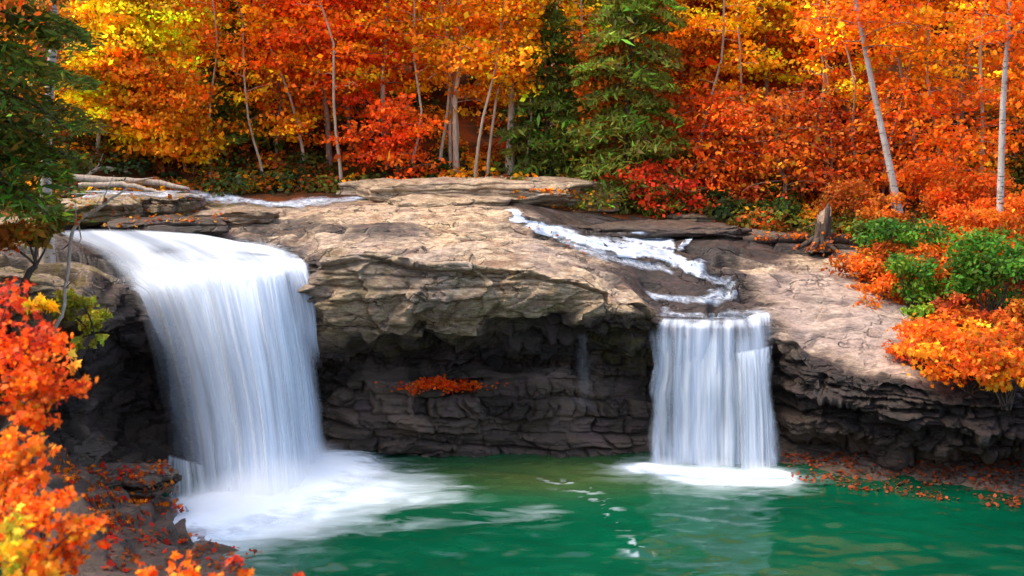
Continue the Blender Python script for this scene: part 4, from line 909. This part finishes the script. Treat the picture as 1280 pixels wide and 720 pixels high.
# rust and orange shrubs of the bank
rs = [(1085,330,24.8,90,70,(.55,.10,.010),'rust shrub between the old stump and the bright green laurel'),
 (1200,290,25.2,90,60,(.66,.10,.008),'orange shrub between the bright green laurel and the upright birch'),
 (1190,345,23.6,80,70,(.50,.07,.010),'red rust shrub between the yellow green and the large laurel'),
 (1185,395,22.2,90,60,(.48,.065,.010),'brick red shrub directly beneath the large green laurel'),
 (1110,272,27.5,60,50,(.60,.14,.010),'ochre shrub against the foot of the slanting birch'),
 (1265,275,25.8,90,60,(.80,.12,.008),'vivid orange shrub hiding the foot of the upright birch'),
 (1225,255,27.5,100,70,(.74,.085,.008),'flame shrub behind the upright birch foot'),
 (1170,235,28.5,100,70,(.74,.12,.008),'flame shrub between the two birch trunks'),
 (1275,400,21.6,70,50,(.50,.10,.010),'tawny shrub at the frame side of the brick red one'),
 (1065,255,29.0,80,60,(.45,.10,.012),'tawny shrub rising behind the old stump'),
 (955,285,29.5,80,26,(.55,.06,.010),'low red shrub along the dark slab'),
 (1098,365,23.8,70,60,(.58,.11,.010),'copper shrub spilling onto the pale slab beside the yellow green laurel'),
 (1110,318,25.6,60,40,(.66,.16,.010),'orange tufted shrub between the rust shrub and the bright green laurel'),
 (1150,425,21.4,90,50,(.66,.11,.010),'orange red shrub creeping over the outer end of the pale slab'),
 (1235,300,24.6,110,60,(.74,.15,.008),'orange shrub crowding the gap above the large green laurel'),
 (1160,330,24.4,70,60,(.68,.13,.008),'copper orange shrub between the two bright laurels'),
 (905,235,31.5,120,50,(.55,.065,.010),'deep red shrub beside the foot of the large hemlock')]
rs[8] = (1275,400,21.6,70,50,(.50,.10,.010),'tawny shrub just below the large green laurel beside the brick red one')
for i, (px, py, d, w, h_, c, lb) in enumerate(rs):
    shrub('autumn_shrub', lb, px, py, d, w, h_, c, int(w * h_ * .42), .105, 300 + i, col2=(.72, .17, .01), group='rust shrubs on the bank')
shrub('autumn_shrub', 'broad orange leaved shrub overhanging the layered cliff edge', 1215, 440, 20.0, 150, 78, (.72, .125, .008), 3600, .10, 330, kind='maple', col2=(.90, .30, .010), group='rust shrubs on the bank', cl=34, mix=.28)
shrub('autumn_shrub', 'yellow orange spray trailing lowest over the layered cliff edge', 1262, 462, 19.5, 80, 50, (.86, .30, .010), 900, .10, 331, kind='maple', col2=(.80, .15, .010), group='rust shrubs on the bank')
shrub('autumn_shrub', 'small red leaved sprig at the near corner of the pale slab', 1150, 440, 20.8, 60, 30, (.58, .06, .012), 420, .11, 332, kind='maple', group='rust shrubs on the bank')

# ------------------------------------------------------------------ stump, logs, dead branch
def stump():
    c = P(1024, 304, 27.4); z = down(c[0], c[1], c[2] + 3); c[2] = max(z, c[2] - .1)
    e = empty('tree_stump', c, 'weathered dark broken tree stump with a torn top on the far rocks', 'stump'); e.scale = (.85, .85, .85)
    n, m = 40, 40; a = np.linspace(0, 2 * np.pi, n, endpoint=False); t = np.linspace(0, 1, m)
    A, Tt = np.meshgrid(a, t, indexing='ij')
    lobes = 1 + .22 * np.cos(3 * A + 1) * (1 - Tt) + .10 * np.sin(7 * A) + .12 * fbm(np.stack([np.cos(A) * 2, np.sin(A) * 2, Tt * 3], -1), 3, 6)
    r = (.20 + .22 * (1 - Tt) ** 3) * lobes
    top_ = 1.02 + .22 * np.sin(A + .6) + .12 * fbm(np.stack([np.cos(A) * 3, np.sin(A) * 3, 0 * A], -1), 3, 8)
    V = np.stack([r * np.cos(A) + .12 * Tt, r * np.sin(A), Tt * top_ - .1], -1).reshape(-1, 3)
    i = np.arange(n * m).reshape(n, m); j = np.roll(i, -1, 0)
    f = np.stack([i[:, :-1], j[:, :-1], j[:, 1:], i[:, 1:]], -1).reshape(-1, 4)
    sb_ = obj('stump_body', mesh_np('stump_body', V, [f], M['dark']), e)
    ti = i[:, -1]; Vt = np.concatenate([V[ti], V[ti].mean(0, keepdims=True) - [0, 0, .12]])
    ft = np.stack([np.arange(n), (np.arange(n) + 1) % n, np.full(n, n)], -1)
    obj('torn_top', mesh_np('torn_top', Vt, [ft], M['bark']), sb_)
    mb = MB().tube([(.1, -.18, .35), (.13, -.19, .7), (.16, -.15, 1.12), (.18, -.08, 1.3)], [.05, .09, .08, .03], 7)
    obj('bare_wood', mb.mesh('bare_wood', M['dark']), e)
    g = np.random.default_rng(3)
    for k in range(5):
        az = k * 1.25 + .4; dr_ = np.array([math.cos(az), math.sin(az), 0])
        mb = MB().tube([dr_ * .15 + [0, 0, .25], dr_ * .4 + [0, 0, .08], dr_ * .55 + [0, 0, -.02], dr_ * .72 + [0, 0, -.1]], [.10, .085, .06, .03], 7)
        obj('root', mb.mesh('root', M['dark']), e)
stump()
def log(label, pts, rads, mat, twigs=0, seed=0, name='log', cat='log'):
    w = np.array([P(*p) for p in pts]); b = w[0].copy(); e = empty(name, b, label, cat)
    t = np.linspace(0, 1, len(w)); q = np.linspace(0, 1, 16)
    C = np.stack([interp_pchip(t, w[:, k], q) for k in range(3)], 1) - b
    g = np.random.default_rng(seed); rr = np.interp(q, t, rads); C += g.normal(0, .012, C.shape)
    bo_ = obj('bole' if name == 'log' else 'limb', MB().tube(C, rr, 9).mesh('bole', M[mat]), e)
    for k in range(twigs):
        i = g.integers(4, 15); d = C[min(i + 1, 15)] - C[i - 1]; d /= np.linalg.norm(d)
        d2 = d + g.normal(0, .7, 3); d2 /= np.linalg.norm(d2); L = g.uniform(.25, .7)
        mb = MB().tube([C[i], C[i] + d2 * L * .5 + g.normal(0, .03, 3), C[i] + d2 * L + [0, 0, .08]], [rr[i] * .5, rr[i] * .35, .004], 5)
        obj('twig', mb.mesh('twig', M[mat]), bo_)
log('long weathered driftwood log lying along the forest edge', [(88,222,29.5),(140,226,29.5),(190,228,29.6),(236,236,29.4)], [.10, .11, .09, .05], 'wood', 3, 1)
log('shorter grey log resting below the long driftwood log', [(98,232,28.6),(150,231,28.8),(205,242,28.6)], [.07, .08, .04], 'wood', 2, 2)
log('dark sodden log lying on the rocks against the old stump', [(925,300,28.0),(965,300,28),(1010,297,27.9)], [.09, .10, .12], 'dark', 2, 3)
log('dark log stub on the far side of the old stump', [(1030,298,27.6),(1050,298,27.5),(1066,300,27.4)], [.13, .12, .10], 'dark', 0, 4)
log('pale fallen trunk among the trees beside the leaning orange tree', [(100,226,30.2),(128,210,30.6),(160,214,31)], [.05, .06, .04], 'wood', 2, 5)
log('bare pale forked branch reaching up over the wide waterfall lip', [(62,425,16.4),(80,380,16.6),(86,320,17.0),(98,278,17.2),(128,258,17.4),(158,236,17.6)], [.030, .028, .026, .03, .026, .012], 'wood', 9, 6, 'dead_branch', 'branch')

# ------------------------------------------------------------------ fallen leaves on the rocks
bpy.context.view_layer.update()
def litter(label, polys, seed, ls=.09, kind='far', lift=.015):
    g = np.random.default_rng(seed); C, N, S, K = [], [], [], []
    for poly, n, cols in polys:
        poly = np.array(poly, float); lo, hi = poly.min(0), poly.max(0); got = 0
        for _ in range(n * 4):
            if got >= n: break
            p = g.uniform(lo, hi)
            if not inpoly(np.array([p[0]]), np.array([p[1]]), poly)[0]: continue
            if vnoise(np.array([[p[0] * .05, p[1] * .09, seed]]), 3)[0] < -.25 and g.uniform() < .8: continue
            l, nn = cast_px(*p)
            if l is None: continue
            got += 1
            if nn[2] < .15: continue
            C.append(l + nn * lift + [0, 0, g.uniform(0, .03)]); N.append(nn + g.normal(0, .45, 3)); S.append(ls * math.exp(g.normal(0, .25)))
            K.append(np.array(cols[g.integers(0, len(cols))]) * math.exp(g.normal(0, .25)))
    return scatter_leaves('fallen_leaves', C, N, S, K, label, kind, 'fallen leaves', seed)
BRN = (.30, .06, .015)
litter('fallen orange leaves strewn over the tan ledge and pale slab', [([(960,330),(1120,310),(1150,440),(1060,420)], 260, [BRN, RUST, (.6,.1,.02)]), ([(940,292),(1075,285),(1075,325),(950,330)], 420, [RORG, RUST, BRN]),
   ([(420,255),(650,262),(780,350),(480,315)], 150, [BRN, RUST]), ([(640,236),(770,240),(775,268),(660,270)], 700, [RORG, ORG, RUST, OCHRE]), ([(60,240),(300,250),(280,282),(60,285)], 320, [RUST, OCHRE, BRN])], 1, .10)
litter('fallen leaves covering the low shelf under the layered cliff', [([(975,568),(1280,562),(1290,640),(990,604)], 900, [BRN, (.2,.045,.015), (.42,.06,.015), (.14,.035,.015)])], 2, .085)
litter('red and orange fallen leaves on the dark stepped shelf', [([(60,585),(215,575),(230,640),(130,660)], 420, [RORG, RED, RUST, BRN]), ([(130,640),(330,690),(300,718),(130,715)], 260, [RED, RUST, BRN]), ([(60,555),(200,540),(190,585),(70,595)], 160, [RORG, RUST])], 3, .085, 'maple')
def ground_cover():
    g = np.random.default_rng(19); poly = np.array([(1075,262),(1280,240),(1280,470),(1150,455),(1165,400),(1100,345)], float); C, N, S, K = [], [], [], []
    for k in range(620):
        p = g.uniform(poly.min(0), poly.max(0))
        if not inpoly(np.array([p[0]]), np.array([p[1]]), poly)[0]: continue
        v_ = Vector(((p[0] - 640) / F, CP + (360 - p[1]) / F * SP, -SP + (360 - p[1]) / F * CP)).normalized()
        hit, l, nn, _i = ledge.ray_cast(Vector((0, 0, H)), v_)
        if not hit: continue
        l = np.array(l)
        n = 26; r = g.uniform(.15, .4); q = g.normal(0, 1, (n, 3)) * [r, r, r * .6] * .6; q[:, 2] = np.abs(q[:, 2])
        col = np.array([RUST, (.6,.12,.01), (.75,.17,.01), (.30,.07,.012), OLIVE][g.choice(5, p=[.3,.25,.2,.15,.1])])
        C.append(l + q); N.append(g.normal(0, .7, (n, 3)) + [0, -.3, .5]); S.append(.10 * np.exp(g.normal(0, .3, n))); K.append(col * vary(n, g) * math.exp(g.normal(0, .25)))
    scatter_leaves('ground_cover', np.concatenate(C), np.concatenate(N), np.concatenate(S), np.concatenate(K), 'rust and orange ground cover between the shrubs of the bank', 'oval', 'ground cover', 19)
ground_cover()
def pile():
    g = np.random.default_rng(9); C, N, S, K = [], [], [], []
    for k in range(850):
        px = 552 + g.normal(0, 21) + g.choice([0, 0, 0, 1]) * g.normal(0, 22); py = 484 + g.normal(0, 3) - 5 * math.exp(-((px - 545) / 14) ** 2)
        l, n = cast_px(px, py)
        if l is None: continue
        C.append(l + [0, -.05 - g.uniform(0, .12), g.uniform(0, .1)]); N.append(g.normal(0, .6, 3) + [0, -.4, .6]); S.append(.075 * math.exp(g.normal(0, .2))); K.append(np.array([(.9,.10,.006), (.85,.05,.008), (.92,.16,.006)][g.integers(0, 3)]) * math.exp(g.normal(0, .2)))
    scatter_leaves('fallen_leaves', C, N, S, K, 'vivid red leaf patch lying on the ledge in the dark cave', 'far', 'fallen leaves', 9)
pile()

# ------------------------------------------------------------------ near foliage on the viewer's bank
def near_spray(name, label, cat, base, clusters, ls, seed, kind='maple', stem='dark', group=None, up=.35, ht=.5):
    """clusters: (px,py,d,radius px,colours,n); limbs run from base to each cluster"""
    g = np.random.default_rng(seed); base = np.array(base, float); e = empty(name, base, label, cat, group)
    C, N, S, K = [], [], [], []; mb = MB()
    hub = base + np.array([.25, .1, .9 * ht])
    mb.tube([[0, 0, -.3], (hub - base) * .5 + [.05, 0, 0], hub - base], [.06, .05, .04], 8)
    for px, py, d, rp, cols, n in clusters:
        c = P(px, py, d); r = rp * d / F
        mid = (hub + c) / 2 + g.normal(0, .12, 3) + [0, 0, .1]
        q = np.linspace(0, 1, 7)[:, None]; L = (1 - q) ** 2 * hub + 2 * q * (1 - q) * mid + q ** 2 * c
        mb.tube(L - base, np.linspace(.022, .004, 7), 5)
        # twigs
        for t_ in range(max(3, int(n / 22))):
            a = g.normal(0, 1, 3); a /= np.linalg.norm(a); a[2] *= .55; tip = c + a * r * g.uniform(.6, 1.1)
            s_ = L[g.integers(3, 7)]
            mb.tube([s_ - base, (s_ + tip) / 2 - base + g.normal(0, .03, 3), tip - base], [.006, .004, .002], 4)
            m = max(3, int(2.3 * n / max(3, int(n / 22))))
            u = g.uniform(.35, 1.05, m)[:, None]; pts = s_ * (1 - u) + tip * u + g.normal(0, .2 * r, (m, 3)) * [1, 1, .6]
            C.append(pts - base); N.append(g.normal(0, .55, (m, 3)) + [0, -.55, up]); S.append(ls * np.exp(g.normal(0, .25, m)))
            cc = np.array([cols[g.integers(0, len(cols))] for _ in range(m)]) * np.exp(g.normal(0, .15)) * vary(m, g, .2, .2); K.append(cc)
    v, f, k = leaf_arrays(np.concatenate(C), np.concatenate(N), np.concatenate(S), np.concatenate(K), kind, None, seed)
    obj('stem', mb.mesh('stem', M[stem]), e)
    obj('foliage', mesh_np('foliage', v, [f], LEAF, {'leafcol': k}, smooth=False), e)
    return e
FG = 'maples on the near bank'
REDS = [(.66, .045, .010), (.82, .09, .008), (.56, .04, .010)]; ORS = [(.90, .14, .008), (.88, .09, .006), (.92, .22, .010)]; GOS = [(.92, .30, .012), (.90, .22, .010), (.9, .15, .01)]
near_spray('maple_sapling', 'scarlet maple sapling beside the mossy outcrop above the orange one', 'sapling', (-4.6, 8.6, 3.9),
  [(14,365,8.6,36,REDS,70),(44,402,8.6,34,REDS,70),(24,440,8.4,52,REDS + ORS[:2],150),(70,440,8.5,40,ORS,130),(60,480,8.4,46,ORS + REDS[1:2],150),(10,470,8.2,46,ORS,150),(92,482,8.6,22,REDS,30),(-30,410,8.4,50,REDS,120),(40,512,8.3,44,ORS,120)], .046, 501, group=FG)
near_spray('maple_sapling', 'bright orange maple sapling leaning over the dark stepped shelf', 'sapling', (-3.7, 6.6, 3.2),
  [(15,540,7.4,46,GOS,130),(40,560,7.4,30,GOS,50),(5,590,7.2,50,GOS + ORS,150),(50,600,7.2,34,ORS,70),(70,625,7.2,34,ORS + GOS,70),(20,640,7.0,60,ORS + GOS,190),(75,665,7.0,46,GOS + ORS,120),(60,700,6.9,54,GOS + ORS,150),(105,690,7.0,30,ORS,50),(-20,700,6.8,60,ORS,160),(110,655,7.1,18,ORS,16),(62,560,7.4,14,GOS,9)], .044, 502, group=FG)
near_spray('maple_sapling', 'yellow green tipped maple sprig among the orange leaves lowest on the bank', 'sapling', (-3.2, 5.9, 3.2),
  [(28,650,6.6,26,[(.70,.42,.02),(.42,.38,.02)],40),(14,685,6.5,40,[(.85,.40,.015),(.40,.36,.02),(.9,.3,.01)],90),(40,715,6.4,40,[(.85,.36,.015),(.9,.22,.01)],90)], .055, 503, group=FG)
near_spray('maple_sapling', 'low red orange sprig poking up from below the dark shelf', 'sapling', (-2.2, 6.0, 3.0),
  [(255,712,6.6,26,ORS,40),(292,700,6.7,12,REDS,7),(240,690,6.8,10,ORS,5),(170,715,6.6,24,ORS,26),(205,722,6.6,30,ORS,40),(372,722,6.7,8,REDS,3),(310,725,6.7,20,ORS,16)], .056, 504, group=FG)
near_spray('mossy_shrub', 'yellow lichen coloured shrub clinging to the outcrop beside the waterfall', 'shrub', P(95, 420, 17.3) - [0, 0, .1],
  [(95,372,17.2,22,[(.42,.33,.02),(.28,.24,.02)],160),(115,400,17.5,22,[(.34,.28,.02),(.5,.36,.02)],170),(70,390,17.1,22,[(.16,.13,.015),(.3,.2,.02)],120),(108,425,17.5,18,[(.36,.30,.03)],90)], .11, 505, 'oval', ht=.1)
near_spray('golden_sapling', 'sprig of yellow maple leaves in front of the mossy outcrop', 'sapling', P(30, 470, 11.5),
  [(66,382,11.5,7,[(.95,.50,.01)],5),(45,384,11.5,10,[(.9,.42,.01)],9),(52,372,11.5,10,[(.9,.42,.01)],6),(98,455,11.6,8,[(.9,.35,.03)],4),(30,375,11.5,14,[(.8,.25,.01)],12)], .12, 506)
near_spray('rust_shrub', 'russet shrub below the shaded hemlock at the outcrop edge', 'shrub', P(20, 320, 16.5) - [0, 0, .3],
  [(20,290,16.5,26,[(.42,.17,.015),(.25,.16,.015),(.6,.14,.01)],220),(-20,300,16.2,36,[(.35,.12,.015),(.5,.1,.015)],240),(50,290,16.8,22,[(.20,.13,.015),(.3,.15,.015)],160),(66,276,17.5,18,[(.10,.12,.015),(.3,.16,.015)],150)], .12, 507, 'oval', ht=.15)
# shaded hemlock on the near bank, with an autumn tree and birch beside it
def near_hemlock():
    (mb, lb), C, N, sz, V = build_tree(10.5, 1.6, 1.3, (.45, .2), .14, 150, 44000, .12, 611, profile='column')
    b = P(-38, 300, 16.4); zz = b[2] - .55; b = np.array([b[0], 16.4, zz])
    e = empty('hemlock_tree', b, 'large shaded hemlock on the near bank beside the white birch trunk', 'tree')
    obj('limb', lb.mesh('limb', M['dark']), obj('trunk', mb.mesh('trunk', M['dark']), e))
    r = np.random.default_rng(5); hz = C * [1, 1, 0]; 
    v, f, c = leaf_arrays(C, N, sz * 1.15, V * np.where(r.uniform(size=(len(C), 1)) < .14, np.array([[3.2, 1.8, 1.]]), 1.), 'needle', hz + r.normal(0, .5, C.shape), 6)
    o = obj('crown', mesh_np('crown', v, [f], LEAF, {'leafcol': c}, smooth=False), e); o.color = (.12, .135, .018, 1)
near_hemlock()
T('birch_tree', 'white birch trunk with yellow leaves behind the shaded hemlock', 54, 20, 10, 1.5, (.90, .50, .01), crown0=5.0, lean=(.75, .2), trunk_r=.10, bark='birch', nl=26, nleaf=2600, ls=.14, kink=.08, z=float(P(54, 303, 20)[2]))
T('maple_tree', 'amber leaved tree spreading in front of the shaded hemlock top', -70, 14.2, 6.2, 1.45, (.86, .22, .010), crown0=2.75, lean=(.5, .1), trunk_r=.07, nl=30, nleaf=2600, ls=.085, kind='oval', z=float(P(-70, 315, 14.2)[2]))

# ------------------------------------------------------------------ light
w = bpy.data.worlds.new('World'); sc.world = w; w.use_nodes = True
nt = w.node_tree; bg = nt.nodes['Background']; sky = nt.nodes.new('ShaderNodeTexSky'); sky.sky_type = 'NISHITA'; sky.sun_disc = False
EL, AZ = R(60), R(272)          # sun high behind the viewer, a little to the side
sky.sun_elevation = EL; sky.sun_rotation = AZ; sky.air_density = 1.0; sky.dust_density = 2.5
nt.links.new(sky.outputs[0], bg.inputs[0]); bg.inputs[1].default_value = .15
sun = bpy.data.lights.new('sun', 'SUN'); sun.energy = 1.5; sun.angle = R(40); sun.color = (1, .93, .82)
so = bpy.data.objects.new('sun', sun); COL.objects.link(so)
dv = Vector((math.sin(AZ) * math.cos(EL), math.cos(AZ) * math.cos(EL), math.sin(EL)))
so.rotation_euler = dv.to_track_quat('Z', 'Y').to_euler(); so.location = (0, -5, 30)

sc.render.engine = 'CYCLES'
cy = sc.cycles; cy.use_denoising = True; cy.denoising_prefilter = 'ACCURATE'; cy.max_bounces = 8; cy.volume_bounces = 5; cy.diffuse_bounces = 3; cy.glossy_bounces = 2; cy.transmission_bounces = 2; cy.transparent_max_bounces = 16
cy.caustics_reflective = False; cy.caustics_refractive = False
vs = sc.view_settings; vs.view_transform = 'Standard'; vs.look = 'None'; vs.gamma = 1; vs.use_curve_mapping = False; vs.exposure = 1.85
